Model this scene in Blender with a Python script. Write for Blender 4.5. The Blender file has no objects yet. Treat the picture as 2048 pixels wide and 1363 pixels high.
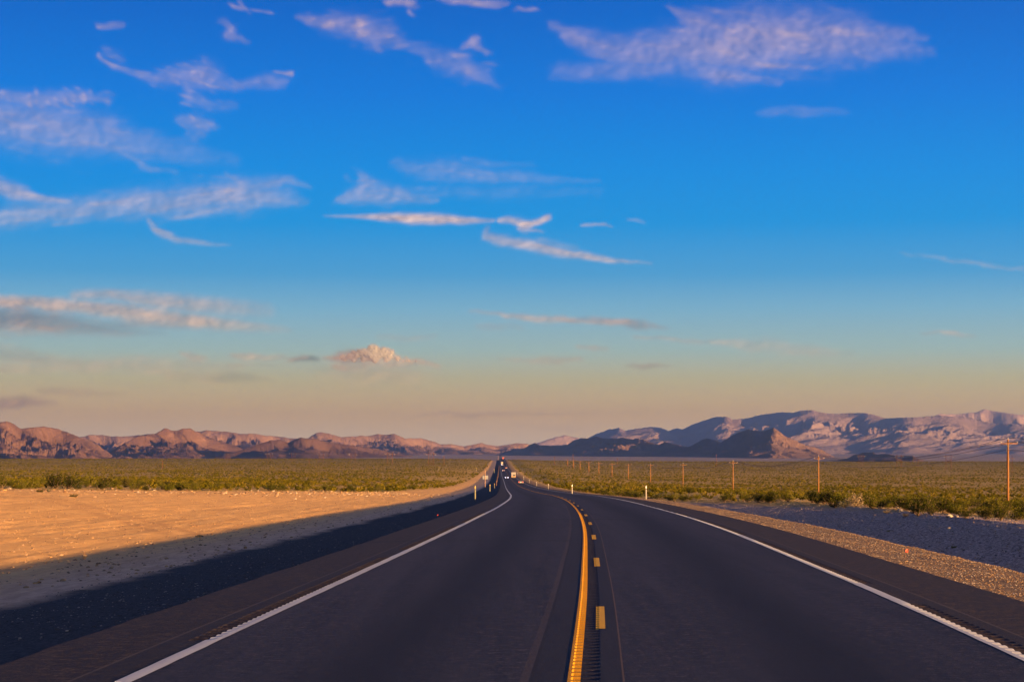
import bpy, bmesh, math, random
import numpy as np
from mathutils import Vector

# ------------------------------------------------------------------ camera, sky, sun, exposure
S = bpy.context.scene
COL = S.collection
F, CX, HR, CAMH = 4000.0, 1024.0, 914.0, 1.785      # focal length in photo pixels, centre column, horizon row, eye height

cam_data = bpy.data.cameras.new('camera')
cam = bpy.data.objects.new('camera', cam_data)
COL.objects.link(cam)
cam.location = (0, 0, CAMH)
cam.rotation_euler = (math.radians(90), 0, 0)
cam_data.sensor_width = 36
cam_data.lens = 36 * F / 2048
cam_data.shift_y = (HR - 681.5) / 2048
cam_data.clip_start = 0.5
cam_data.clip_end = 400000
S.camera = cam

SUN_EL, SUN_OFF = 4.9, 48.0                         # elevation; degrees to the right of straight behind the camera
EXPOSURE = 2.6
S.view_settings.view_transform = 'Standard'
S.view_settings.look = 'None'
S.view_settings.exposure = EXPOSURE
S.view_settings.gamma = 1
S.view_settings.use_curve_mapping = False


def lin(r, g, b):
    def f(c):
        c /= 255
        return c / 12.92 if c <= 0.04045 else ((c + 0.055) / 1.055) ** 2.4
    return (f(r), f(g), f(b), 1)


world = bpy.data.worlds.new('World')
S.world = world
world.use_nodes = True
wn, wl = world.node_tree.nodes, world.node_tree.links
wn.clear()
w_out = wn.new('ShaderNodeOutputWorld')
w_bg = wn.new('ShaderNodeBackground')
w_sky = wn.new('ShaderNodeTexSky')
w_sky.sky_type = 'NISHITA'
w_sky.sun_disc = False
w_sky.sun_elevation = math.radians(SUN_EL)
w_sky.sun_rotation = math.radians(180 - SUN_OFF)
w_sky.altitude = 800
w_sky.dust_density = 1.2
w_geo = wn.new('ShaderNodeTexCoord')
w_sep = wn.new('ShaderNodeSeparateXYZ')
w_map = wn.new('ShaderNodeMapRange')
w_map.inputs['From Min'].default_value = 0.0
w_map.inputs['From Max'].default_value = 0.4
w_ramp = wn.new('ShaderNodeValToRGB')
SKY = [(0.0000, (252, 209, 167)), (0.0085, (254, 210, 156)), (0.0210, (248, 194, 112)), (0.0385, (211, 195, 141)), (0.0535, (172, 197, 187)), (0.0735, (130, 186, 211)), (0.0910, (77, 166, 218)), (0.1160, (13, 153, 227)), (0.1410, (0, 144, 229)), (0.1785, (0, 124, 222)), (0.2285, (0, 98, 198)), (0.3000, (40, 92, 178)), (0.4000, (80, 90, 150))]
el = w_ramp.color_ramp.elements
while len(el) < len(SKY):
    el.new(0.5)
for e, (p, c) in zip(el, SKY):
    e.position = p / 0.4
    e.color = lin(*c)
w_gain = wn.new('ShaderNodeVectorMath')
w_gain.operation = 'SCALE'
w_gain.inputs['Scale'].default_value = 10.0 / 2 ** EXPOSURE
w_mix = wn.new('ShaderNodeMixRGB')
w_dot = wn.new('ShaderNodeVectorMath')
w_dot.operation = 'DOT_PRODUCT'
w_dot.inputs[1].default_value = (math.sin(math.radians(SUN_OFF)), -math.cos(math.radians(SUN_OFF)), 0)
w_side = wn.new('ShaderNodeMapRange')              # the true sky glows round the low sun, behind the camera
w_side.interpolation_type = 'SMOOTHSTEP'
for k_, v_ in (('From Min', -0.4), ('From Max', 0.9), ('To Min', 1.0), ('To Max', 0.75)): w_side.inputs[k_].default_value = v_
wl.new(w_geo.outputs['Generated'], w_dot.inputs[0])
wl.new(w_dot.outputs['Value'], w_side.inputs['Value'])
wl.new(w_side.outputs[0], w_mix.inputs['Fac'])
wl.new(w_geo.outputs['Generated'], w_sep.inputs[0])
wl.new(w_sep.outputs['Z'], w_map.inputs['Value'])
wl.new(w_map.outputs[0], w_ramp.inputs['Fac'])
wl.new(w_ramp.outputs['Color'], w_gain.inputs[0])
wl.new(w_sky.outputs['Color'], w_mix.inputs['Color1'])
wl.new(w_gain.outputs[0], w_mix.inputs['Color2'])
wl.new(w_mix.outputs[0], w_bg.inputs['Color'])
w_bg.inputs['Strength'].default_value = 0.1
wl.new(w_bg.outputs[0], w_out.inputs['Surface'])

sun_data = bpy.data.lights.new('sun', 'SUN')
sun_data.energy = 4.2
sun_data.color = (1.0, 0.53, 0.20)
sun_data.angle = math.radians(0.5)
sun = bpy.data.objects.new('sun', sun_data)
COL.objects.link(sun)
a_, e_ = math.radians(SUN_OFF), math.radians(SUN_EL)
SUNDIR = Vector((math.sin(a_) * math.cos(e_), -math.cos(a_) * math.cos(e_), math.sin(e_)))
sun.rotation_euler = SUNDIR.to_track_quat('Z', 'Y').to_euler()
sun.location = (30, -30, 20)

S.render.engine = 'CYCLES'
S.cycles.max_bounces = 4
S.cycles.diffuse_bounces = 2
S.cycles.glossy_bounces = 2
S.cycles.transmission_bounces = 2
S.cycles.volume_bounces = 0
S.cycles.transparent_max_bounces = 12
S.cycles.use_denoising = True
S.cycles.use_fast_gi = False

# ------------------------------------------------------------------ noise
_r = np.random.RandomState(7)
PERM = np.tile(_r.permutation(256), 3)
GRAD = np.array([(math.cos(i * math.pi / 8), math.sin(i * math.pi / 8)) for i in range(16)])


def pn(x, y, seed=0):
    x = np.asarray(x, float) + seed * 17.31
    y = np.asarray(y, float) - seed * 9.77
    xi, yi = np.floor(x).astype(int), np.floor(y).astype(int)
    xf, yf = x - xi, y - yi
    u, v = xf * xf * xf * (xf * (xf * 6 - 15) + 10), yf * yf * yf * (yf * (yf * 6 - 15) + 10)
    xi &= 255
    yi &= 255

    def g(a, b):
        h = PERM[PERM[(xi + a) & 255] + ((yi + b) & 255)] & 15
        return GRAD[h, 0] * (xf - a) + GRAD[h, 1] * (yf - b)
    n0 = g(0, 0) + u * (g(1, 0) - g(0, 0))
    n1 = g(0, 1) + u * (g(1, 1) - g(0, 1))
    return (n0 + v * (n1 - n0)) * 1.5


def fbm(x, y, o=4, seed=0, gain=0.5):
    t, a, s = 0, 1.0, 0
    for i in range(o):
        t = t + a * pn(x * 2 ** i, y * 2 ** i, seed + i * 3.7)
        s += a
        a *= gain
    return t / s


def ridged(x, y, o=6, seed=0, gain=0.5, crisp=False):
    t, a, s, w = 0, 1.0, 0, 1.0
    for i in range(o):
        n = 1 - np.abs(pn(x * 2.05 ** i, y * 2.05 ** i, seed + i * 5.3)) * 1.25
        n = np.clip(n, 0, 1) ** (2 if not crisp else 1.25)
        t = t + a * n * w
        w = np.clip(n * 1.4, 0, 1)
        s += a
        a *= gain
    return t / s


def smooth(a, b, x):
    t = np.clip((x - a) / (b - a), 0, 1)
    return t * t * (3 - 2 * t)


def hermite(xs, ys):
    xs, ys = np.array(xs, float), np.array(ys, float)
    dx, dy = np.diff(xs), np.diff(ys)
    s = dy / dx
    m = np.concatenate([[s[0]], (s[:-1] * dx[1:] + s[1:] * dx[:-1]) / (dx[:-1] + dx[1:]), [s[-1]]])

    def f(x):
        x = np.asarray(x, float)
        i = np.clip(np.searchsorted(xs, x, side='right') - 1, 0, len(xs) - 2)
        h = dx[i]
        t = np.clip((x - xs[i]) / h, 0, 1)
        r = (2 * t**3 - 3 * t**2 + 1) * ys[i] + (t**3 - 2 * t**2 + t) * h * m[i] + (-2 * t**3 + 3 * t**2) * ys[i + 1] + (t**3 - t**2) * h * m[i + 1]
        r = np.where(x < xs[0], ys[0] + (x - xs[0]) * m[0], r)
        return np.where(x > xs[-1], ys[-1] + (x - xs[-1]) * m[-1], r)
    return f


# ------------------------------------------------------------------ object helpers
def tag(o, label=None, cat=None, group=None, kind=None):
    if label: o['label'] = label
    if cat: o['category'] = cat
    if group: o['group'] = group
    if kind: o['kind'] = kind
    return o


def link(name, mesh, mat=None, parent=None, smooth_shade=False):
    o = bpy.data.objects.new(name, mesh)
    COL.objects.link(o)
    for m in (mat if isinstance(mat, (list, tuple)) else [mat]):
        if m is not None: mesh.materials.append(m)
    mesh.polygons.foreach_set('use_smooth', np.full(len(mesh.polygons), smooth_shade, bool))
    if parent: o.parent = parent
    return o


def empty(name, loc=(0, 0, 0), rz=0):
    o = bpy.data.objects.new(name, None)
    o.empty_display_size = 0.3
    COL.objects.link(o)
    o.location = loc
    o.rotation_euler = (0, 0, rz)
    return o


def copy_tree(o, parent=None):
    c = o.copy()
    COL.objects.link(c)
    c.parent = parent
    for ch in list(o.children): copy_tree(ch, c)
    return c


def raw_mesh(name, V, FC, quads=True):
    V = np.ascontiguousarray(V, np.float32).reshape(-1, 3)
    FC = np.ascontiguousarray(FC, np.int32)
    k = FC.shape[1]
    me = bpy.data.meshes.new(name)
    me.vertices.add(len(V))
    me.vertices.foreach_set('co', V.ravel())
    me.loops.add(FC.size)
    me.loops.foreach_set('vertex_index', FC.ravel())
    me.polygons.add(len(FC))
    me.polygons.foreach_set('loop_start', np.arange(0, FC.size, k, dtype=np.int32))
    me.update(calc_edges=True)
    return me


def grid_faces(nr, nc):
    i = np.arange(nr - 1)[:, None] * nc + np.arange(nc - 1)[None, :]
    return np.stack([i, i + 1, i + nc + 1, i + nc], -1).reshape(-1, 4)


def attr(me, name, arr, kind='FLOAT'):
    a = me.attributes.new(name, kind, 'POINT')
    if kind == 'FLOAT':
        a.data.foreach_set('value', np.ascontiguousarray(arr, np.float32).ravel())
    elif kind == 'FLOAT_COLOR':
        a.data.foreach_set('color', np.ascontiguousarray(arr, np.float32).ravel())
    elif kind == 'FLOAT_VECTOR':
        a.data.foreach_set('vector', np.ascontiguousarray(arr, np.float32).ravel())


class MB:
    """collects boxes, bars and loops, then links them as one mesh"""
    def __init__(s): s.v, s.f = [], []

    def box(s, c, d, rz=0):
        x, y, z = c
        a, b, h = d[0] / 2, d[1] / 2, d[2] / 2
        k = len(s.v)
        for dz in (-h, h):
            for dx, dy in ((-a, -b), (a, -b), (a, b), (-a, b)):
                s.v.append((x + dx * math.cos(rz) - dy * math.sin(rz), y + dx * math.sin(rz) + dy * math.cos(rz), z + dz))
        for q in ((0, 3, 2, 1), (4, 5, 6, 7), (0, 1, 5, 4), (1, 2, 6, 5), (2, 3, 7, 6), (3, 0, 4, 7)):
            s.f.append(tuple(k + i for i in q))
        return s

    def tube(s, pts, radii, n=8, cap=True):
        pts = [Vector(p) for p in pts]
        k = len(s.v)
        for i, p in enumerate(pts):
            t = (pts[min(i + 1, len(pts) - 1)] - pts[max(i - 1, 0)]).normalized()
            ref = Vector((0, 0, 1)) if abs(t.z) < 0.9 else Vector((1, 0, 0))
            a = t.cross(ref).normalized()
            b = t.cross(a)
            for j in range(n):
                q = 2 * math.pi * j / n
                s.v.append(tuple(p + (a * math.cos(q) + b * math.sin(q)) * radii[i]))
        for i in range(len(pts) - 1):
            for j in range(n):
                s.f.append((k + i * n + j, k + i * n + (j + 1) % n, k + (i + 1) * n + (j + 1) % n, k + (i + 1) * n + j))
        if cap:
            s.f.append(tuple(k + j for j in range(n)))
            s.f.append(tuple(k + (len(pts) - 1) * n + j for j in reversed(range(n))))
        return s

    def poly(s, pts):
        k = len(s.v)
        s.v += [tuple(p) for p in pts]
        s.f.append(tuple(range(k, k + len(pts))))
        return s

    def loft(s, sections, cap=True):
        """closed sections, each the same number of points"""
        k, n = len(s.v), len(sections[0])
        for q in sections: s.v += [tuple(p) for p in q]
        for i in range(len(sections) - 1):
            for j in range(n):
                s.f.append((k + i * n + j, k + i * n + (j + 1) % n, k + (i + 1) * n + (j + 1) % n, k + (i + 1) * n + j))
        if cap:
            s.f.append(tuple(k + j for j in reversed(range(n))))
            s.f.append(tuple(k + (len(sections) - 1) * n + j for j in range(n)))
        return s

    def build(s, name, mat, parent=None, bevel=0, smooth_shade=False):
        me = bpy.data.meshes.new(name)
        me.from_pydata(s.v, [], s.f)
        bm = bmesh.new()
        bm.from_mesh(me)
        bmesh.ops.recalc_face_normals(bm, faces=bm.faces)
        if bevel:
            bmesh.ops.bevel(bm, geom=list(bm.edges), offset=bevel, segments=1, affect='EDGES')
        bm.to_mesh(me)
        bm.free()
        return link(name, me, mat, parent, smooth_shade)


# ------------------------------------------------------------------ material helper
class NT:
    def __init__(s, name):
        s.m = bpy.data.materials.new(name)
        s.m.use_nodes = True
        s.n, s.l = s.m.node_tree.nodes, s.m.node_tree.links
        s.n.clear()
        s.out = s.n.new('ShaderNodeOutputMaterial')

    def node(s, t, **kw):
        n = s.n.new(t)
        for k, v in kw.items(): setattr(n, k, v)
        return n

    def set(s, sock, v):
        if isinstance(v, bpy.types.NodeSocket): s.l.new(v, sock)
        elif v is not None: sock.default_value = v

    def math(s, op, a, b=None, c=None, clamp=False):
        n = s.node('ShaderNodeMath', operation=op, use_clamp=clamp)
        for i, v in enumerate((a, b, c)): s.set(n.inputs[i], v) if v is not None else None
        return n.outputs[0]

    def noise(s, scale, detail=4, rough=0.55, vec=None, dist=0):
        n = s.node('ShaderNodeTexNoise')
        n.inputs['Scale'].default_value = scale
        n.inputs['Detail'].default_value = detail
        n.inputs['Roughness'].default_value = rough
        n.inputs['Distortion'].default_value = dist
        if vec is not None: s.l.new(vec, n.inputs['Vector'])
        return n.outputs['Fac']

    def coords(s, scale=(1, 1, 1), kind='Object', rot=(0, 0, 0)):
        t = s.node('ShaderNodeTexCoord')
        m = s.node('ShaderNodeMapping')
        m.inputs['Scale'].default_value = scale
        m.inputs['Rotation'].default_value = rot
        s.l.new(t.outputs[kind], m.inputs['Vector'])
        return m.outputs[0]

    def ramp(s, fac, stops):
        n = s.node('ShaderNodeValToRGB')
        e = n.color_ramp.elements
        while len(e) < len(stops): e.new(0.5)
        for q, (p, c) in zip(e, stops):
            q.position = p
            q.color = tuple(c) + ((1,) if len(c) == 3 else ())
        s.l.new(fac, n.inputs['Fac'])
        return n.outputs['Color']

    def mix(s, fac, a, b, blend='MIX'):
        n = s.node('ShaderNodeMixRGB', blend_type=blend)
        s.set(n.inputs['Fac'], fac)
        for i, v in ((1, a), (2, b)):
            if isinstance(v, tuple) and len(v) == 3: v = v + (1,)
            s.set(n.inputs[i], v)
        return n.outputs[0]

    def attr(s, name, out='Fac'):
        return s.node('ShaderNodeAttribute', attribute_name=name).outputs[out]

    def bump(s, h, strength, dist):
        n = s.node('ShaderNodeBump')
        n.inputs['Strength'].default_value = strength
        n.inputs['Distance'].default_value = dist
        s.l.new(h, n.inputs['Height'])
        return n.outputs[0]

    def bsdf(s, color, rough=0.9, spec=0.2, normal=None, metal=0, emis=None, estr=0, link_out=True):
        n = s.node('ShaderNodeBsdfPrincipled')
        if isinstance(color, tuple) and len(color) == 3: color = color + (1,)
        s.set(n.inputs['Base Color'], color)
        s.set(n.inputs['Roughness'], rough)
        n.inputs['Specular IOR Level'].default_value = spec
        n.inputs['Metallic'].default_value = metal
        if normal is not None: s.l.new(normal, n.inputs['Normal'])
        if emis:
            n.inputs['Emission Color'].default_value = emis + (1,)
            n.inputs['Emission Strength'].default_value = estr
        if link_out: s.l.new(n.outputs[0], s.out.inputs['Surface'])
        return n.outputs[0]


def simple(name, color, rough=0.7, spec=0.3, metal=0, var=0.12, scale=6, emis=None, estr=0):
    t = NT(name)
    n = t.noise(scale, 3, 0.6, t.coords())
    c = t.mix(n, tuple(x * (1 - var) for x in color), tuple(min(1, x * (1 + var)) for x in color))
    t.bsdf(c, rough, spec, metal=metal, emis=emis, estr=estr)
    return t.m


# ------------------------------------------------------------------ road alignment and terrain
road_h = hermite(
    [-60, 0, 15.9, 21.5, 26.4, 35.8, 55.5, 72.4, 99, 118, 139, 178, 234, 292, 403, 652, 920, 1240, 1760, 2300, 2800, 3400, 4000, 4400, 4900, 6000, 9000, 12000],
    [1.785, 1.785, 1.785, 1.80, 1.822, 1.88, 2.01, 2.16, 2.45, 2.66, 2.91, 3.42, 4.25, 5.04, 6.42, 9.0, 10.8, 11.75, 12.0, 11.1, 9.0, 5.9, 3.3, 2.7, 4.2, 14, 58, 62])
road_x = hermite(
    [-60, 0, 15.9, 26.4, 35.8, 55.5, 72.4, 99, 118, 139, 178, 234, 292, 403, 652, 920, 1240, 1760, 2680, 4000, 9000],
    [-2.64, 0.0, 0.70, 1.13, 1.47, 2.13, 2.57, 3.10, 3.38, 3.60, 3.70, 3.55, 3.28, 2.72, 1.50, 0.0, -2.4, -5.9, -11.5, -19.7, -50])
stripe_u = hermite([-60, 15.9, 22, 40, 55, 80, 100, 140, 9000], [-0.21, -0.21, -0.20, -0.16, -0.12, -0.05, 0, 0.02, 0.02])
ditch = lambda Y: np.interp(Y, [0, 120, 170, 200, 240, 300, 400, 5000], [2.5, 2.5, 1.95, 1.6, 1.1, 0.7, 0.6, 0.6])
far_z = lambda Y: np.interp(Y, [0, 9000, 12000, 14000, 16000, 20000, 25000, 35000, 60000], [-60, -60, -40, -12, 2, 22, 46, 60, 90])


def cross(u, Y):
    u, Y = np.broadcast_arrays(np.asarray(u, float), np.asarray(Y, float))
    A = ditch(Y)
    B = np.interp(Y, [0, 100, 400, 3000], [1, 1, 0.8, 0.7])
    us = [5.5, 7.6, 8.3, 12, 15.5, 29, 36, 71, 150, 400, 1500, 3000]
    vs = [A * 0 - 0.07, A * 0 - 0.17, -0.21 - 0.07 * A, -0.25 - 0.75 * A, -0.3 - 1.22 * A, -0.2 - 0.52 * A, -0.35 - 0.6 * A, A * 0 - 2.0, A * 0 - 2.7, A * 0 - 3.8, A * 0 - 3.6, A * 0 - 3.2]
    R = np.zeros_like(u) - 0.07
    for i in range(len(us) - 1):
        m = (u >= us[i]) & (u < us[i + 1])
        t = (u - us[i]) / (us[i + 1] - us[i])
        R = np.where(m, vs[i] + (vs[i + 1] - vs[i]) * t, R)
    R = np.where(u >= us[-1], vs[-1], R)
    sc = np.interp(Y, [0, 150, 300, 700, 5000], [1, 1, 1.25, 1.35, 1.4])
    ul = np.abs(u)
    ul = np.where(ul > 12, 12 + (ul - 12) * sc, ul)
    us = [5.3, 10.4, 13.5, 19, 29, 42, 55, 68, 100, 300, 1500]
    vs = [B * 0 - 0.07, -0.86 * B, -1.08 * B, -1.5 * B, -1.08 * B, B * 0 - 0.2, B * 0 + 0.3, B * 0 + 0.6, B * 0 + 1.1, B * 0 + 1.8, B * 0 + 1.4]
    L = np.zeros_like(u) - 0.07
    for i in range(len(us) - 1):
        m = (ul >= us[i]) & (ul < us[i + 1])
        t = (ul - us[i]) / (us[i + 1] - us[i])
        L = np.where(m, vs[i] + (vs[i + 1] - vs[i]) * t, L)
    L = np.where(ul >= us[-1], vs[-1], L)
    return np.where(u > 0, R, L)


def ground_z(X, Y, fine=False):
    X, Y = np.broadcast_arrays(np.asarray(X, float), np.asarray(Y, float))
    u = X - road_x(Y)
    au = np.abs(u)
    z = CAMH - road_h(Y) + cross(u, Y)
    z = z + smooth(60, 200, au) * 0.5 * fbm(X / 130, Y / 130, 3, 5) * smooth(6000, 3500, Y)
    z = z + smooth(24, 60, au) * 0.12 * fbm(X / 17, Y / 17, 3, 9) * smooth(4000, 1500, Y)
    t = smooth(3400, 9000, Y)
    z = z * (1 - t) + far_z(Y) * t
    if fine:
        near = smooth(900, 300, Y)
        off = smooth(5.3, 6.2, au)
        tracks = np.where(u < 0, smooth(10, 12, au), smooth(16, 20, au) * 0.5)
        z = z + near * off * (0.036 * fbm(X / 0.8, Y / 0.9, 3, 21) + 0.028 * fbm(X / 2.6, Y / 3.1, 2, 31))
        z = z + near * tracks * (0.065 * fbm(u / 0.9 + 0.4 * fbm(X / 9, Y / 30, 2, 8), Y / 45, 3, 41) + 0.07 * fbm(X / 5, Y / 6, 3, 51))
        # loose windrow of spoil beside the graded strip and broken ground near the first bushes
        z = z + near * smooth(34, 44, au) * (0.10 * np.abs(fbm(X / 1.8, Y / 2.2, 3, 61)) + 0.12 * fbm(X / 6, Y / 7, 2, 63))
        z = z + off * (u < 0) * near * 0.10 * np.exp(-((u + 10.7 + 0.5 * pn(Y / 14, 0, 3)) / 0.35) ** 2)
    return z


def pick(px, row):
    """where the line of sight through a photo pixel meets the ground"""
    lo, hi, prev = 12.0, None, None
    Ys = np.geomspace(12, 4600, 4000)
    X = (px - CX) / F * Ys
    d = (CAMH - ground_z(X, Ys)) - (row - HR) / F * Ys
    i = np.argmax(d <= 0) if (d <= 0).any() else len(Ys) - 1
    return float(X[i]), float(Ys[i])


# ------------------------------------------------------------------ ground sheet
rows = np.concatenate([np.arange(-60, 8, 2.0), np.arange(8, 60, 0.3), np.arange(60, 250, 0.5)])
g = [250.0]
while g[-1] < 4500: g.append(g[-1] * 1.006)
while g[-1] < 41000: g.append(g[-1] * 1.03)
rows = np.concatenate([rows, g])
inn = np.concatenate([[0, 3, 5.15], np.arange(5.3, 32, 0.3), np.arange(32, 60, 0.55)])
outer_t = np.linspace(0, 1, 75)[1:]
NR = len(rows)


def lateral(Y):
    o = 60 + outer_t[None, :] ** 1.7 * (0.42 * np.maximum(Y, 250)[:, None] + 40)
    i = np.broadcast_to(inn[None, :], (len(Y), len(inn)))
    side = np.concatenate([i, o], 1)
    return np.concatenate([-side[:, ::-1], side[:, 1:]], 1)


U = lateral(rows)
NCo = U.shape[1]
YY = np.broadcast_to(rows[:, None], U.shape)
XX = U + road_x(YY)
ZZ = ground_z(XX, YY, fine=True)
ZZ = ZZ - 0.10 * (np.abs(U) < 5.2)
me = raw_mesh('ground', np.stack([XX, YY, ZZ], -1), grid_faces(NR, NCo))

LEFT_EDGE = lambda Y: np.interp(Y, [0, 180, 210, 230, 250, 300, 400, 700, 1500, 4000], [80, 72, 62, 57, 48, 41, 29, 23, 21, 20])
RIGHT_EDGE = lambda Y: np.interp(Y, [0, 130, 150, 170, 200, 240, 300, 400, 4000], [40, 37, 34, 31, 29, 24, 15, 13, 12])
au = np.abs(U)
wob = 0.6 * fbm(XX / 6, YY / 9, 3, 77) + 0.25 * fbm(XX / 0.7, YY / 0.8, 2, 79)
verge = np.where(U < 0, smooth(10.9, 10.3, au + wob * 0.9), smooth(13, 10, au + wob))
edge = np.where(U < 0, LEFT_EDGE(YY), RIGHT_EDGE(YY) - 2)
plain = smooth(-2.5, 2.5, au - edge + wob * 4)
attr(me, 'verge', verge)
attr(me, 'plain', plain)
attr(me, 'side', (U > 0).astype(float))
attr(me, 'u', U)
# a pair of wheel ruts swinging across the graded sand
rut = np.zeros_like(XX)
rp = [pick(*q) for q in ((60, 993), (110, 1001), (170, 1014), (240, 1033), (300, 1050), (360, 1068))]
for (ax, ay), (bx, by) in zip(rp[:-1], rp[1:]):
    dx, dy = bx - ax, by - ay
    q = np.clip(((XX - ax) * dx + (YY - ay) * dy) / (dx * dx + dy * dy), 0, 1)
    side_d = ((XX - ax) * dy - (YY - ay) * dx) / math.hypot(dx, dy)
    dd = np.hypot(XX - ax - q * dx, YY - ay - q * dy)
    rut = np.maximum(rut, np.exp(-((dd - 0.9) / 0.45) ** 2))
attr(me, 'rut', rut * (0.7 + 0.3 * fbm(XX / 2, YY / 2, 2, 5)))

t = NT('desert_ground')
P = t.coords()
verge_a, plain_a, side_a, u_a = t.attr('verge'), t.attr('plain'), t.attr('side'), t.attr('u')
n_big = t.noise(0.06, 4, 0.6, P)
n_mid = t.noise(0.9, 5, 0.65, P)
n_fine = t.noise(9, 5, 0.7, P)
sand = t.ramp(n_mid, [(0.3, (0.54, 0.31, 0.11)), (0.5, (0.68, 0.41, 0.15)), (0.72, (0.76, 0.50, 0.22))])
sand = t.mix(t.ramp(n_fine, [(0.35, (0, 0, 0)), (0.75, (1, 1, 1))]), sand, (0.56, 0.33, 0.12))
# wheel tracks in the graded strip, darker disturbed soil
tr = t.node('ShaderNodeCombineXYZ')
t.l.new(u_a, tr.inputs[0])
sepP = t.node('ShaderNodeSeparateXYZ')
t.l.new(P, sepP.inputs[0])
t.l.new(t.math('MULTIPLY', sepP.outputs['Y'], 0.03), tr.inputs[1])
n_tr = t.noise(1.5, 4, 0.6, tr.outputs[0])
sand = t.mix(t.math('MULTIPLY', t.ramp(n_tr, [(0.42, (1, 1, 1)), (0.55, (0, 0, 0))]), 0.6), sand, (0.45, 0.26, 0.10))
rut = t.attr('rut')
sand = t.mix(t.math('MULTIPLY', rut, 0.75), sand, (0.40, 0.22, 0.09))
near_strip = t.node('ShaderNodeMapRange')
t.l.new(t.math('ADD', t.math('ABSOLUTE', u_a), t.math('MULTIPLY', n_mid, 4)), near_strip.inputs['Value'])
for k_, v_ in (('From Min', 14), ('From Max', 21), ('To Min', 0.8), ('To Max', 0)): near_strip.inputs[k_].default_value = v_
strip_shade_c = t.ramp(t.noise(3, 5, 0.7, t.coords((1, 0.25, 1))), [(0.35, (0.34, 0.23, 0.175)), (0.6, (0.56, 0.39, 0.29))])
sand = t.mix(near_strip.outputs[0], sand, strip_shade_c)  # greyed soil: the embankment's shade is put into the strip's colour
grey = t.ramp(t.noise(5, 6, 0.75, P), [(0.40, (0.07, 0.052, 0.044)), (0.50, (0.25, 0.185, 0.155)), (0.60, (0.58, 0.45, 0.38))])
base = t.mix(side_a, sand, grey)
gravel = t.ramp(t.noise(14, 5, 0.8, P), [(0.36, (0.024, 0.026, 0.030)), (0.53, (0.060, 0.062, 0.068)), (0.64, (0.09, 0.09, 0.095)), (0.74, (0.20, 0.19, 0.185))])
gravel_r_lit = t.ramp(t.noise(12, 5, 0.8, P), [(0.33, (0.08, 0.06, 0.045)), (0.55, (0.17, 0.125, 0.09)), (0.75, (0.30, 0.23, 0.17))])  # same gravel as the left verge, its sunlit look put into the colour
gravel = t.mix(side_a, gravel, gravel_r_lit)
base = t.mix(verge_a, base, gravel)
pl = t.ramp(n_big, [(0.3, (0.38, 0.24, 0.07)), (0.6, (0.50, 0.335, 0.10))])
veg = t.ramp(t.noise(0.16, 6, 0.75, P), [(0.42, (0, 0, 0)), (0.52, (1, 1, 1))])
pl = t.mix(t.math('MULTIPLY', veg, 0.55), pl, (0.10, 0.095, 0.035))
far = t.node('ShaderNodeMapRange')
t.l.new(sepP.outputs['Y'], far.inputs['Value'])
far.inputs['From Min'].default_value = 1500
far.inputs['From Max'].default_value = 4000
patch = t.noise(0.006, 5, 0.6, t.coords((1, 0.35, 1)))
pl = t.mix(far.outputs[0], pl, t.ramp(patch, [(0.35, (0.11, 0.105, 0.035)), (0.65, (0.20, 0.155, 0.07))]))
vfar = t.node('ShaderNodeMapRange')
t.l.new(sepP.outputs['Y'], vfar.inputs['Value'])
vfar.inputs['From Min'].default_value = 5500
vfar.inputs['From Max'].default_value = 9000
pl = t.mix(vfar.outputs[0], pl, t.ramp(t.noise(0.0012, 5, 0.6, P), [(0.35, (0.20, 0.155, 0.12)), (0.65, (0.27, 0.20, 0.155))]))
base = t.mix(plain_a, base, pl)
bh = t.math('ADD', t.math('MULTIPLY', t.noise(22, 5, 0.8, P), 1.0), t.math('MULTIPLY', n_mid, 1.2))
t.bsdf(base, 1.0, 0.05, t.bump(bh, 0.8, 0.05))
MAT_GROUND = t.m
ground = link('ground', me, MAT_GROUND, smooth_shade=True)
tag(ground, kind='structure')

# ------------------------------------------------------------------ road with milled rumble strips
PITCH = 0.3048


def zroad(u, Y):
    """surface height of the pavement, grooves included"""
    u, Y = np.broadcast_arrays(np.asarray(u, float), np.asarray(Y, float))
    z = CAMH - road_h(Y) - np.clip(np.abs(u) - 3.8, 0, 3) * 0.03
    c = stripe_u(Y)
    saw = np.clip(np.cos(2 * math.pi * Y / PITCH) * 0.75 + 0.35, 0, 1)
    cyc = np.mod(Y - 19.7, 21.95)
    on_l = (cyc < 18.3)
    cyc = np.mod(Y - 29.3, 21.95)
    on_r = (cyc < 17.6)
    band = ((u > c - 0.012) & (u < c + 0.197)).astype(float) * 0.016
    band = band + ((u > -4.04) & (u < -3.79)) * on_l * 0.016 + ((u < 4.04) & (u > 3.79)) * on_r * 0.016
    return z - band * saw * (Y > 8) * (Y < 110)


def stations(y0, y1):
    a = []
    y = y0
    while y < y1:
        a.append(y)
        if 11 < y < 80: y += PITCH / 6
        elif y < 11: y += 0.5
        elif y < 400: y += 1.0
        else: y *= 1.01
    a.append(y1)
    return np.array(a)


ST = stations(-58, 9000)


def strip_mesh(name, ufun, Ys, dz=0.0):
    """ufun(Y) gives the across-road positions for all stations, shape (rows, cols)"""
    Uu = ufun(Ys[:, None])
    Yv = np.broadcast_to(Ys[:, None], Uu.shape)
    V = np.stack([Uu + road_x(Yv), Yv, zroad(Uu, Yv) + dz], -1)
    m = raw_mesh(name, V, grid_faces(*Uu.shape))
    attr(m, 'u', Uu)
    attr(m, 'w', Uu - stripe_u(Yv))
    attr(m, 'y', Yv)
    return m


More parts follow.
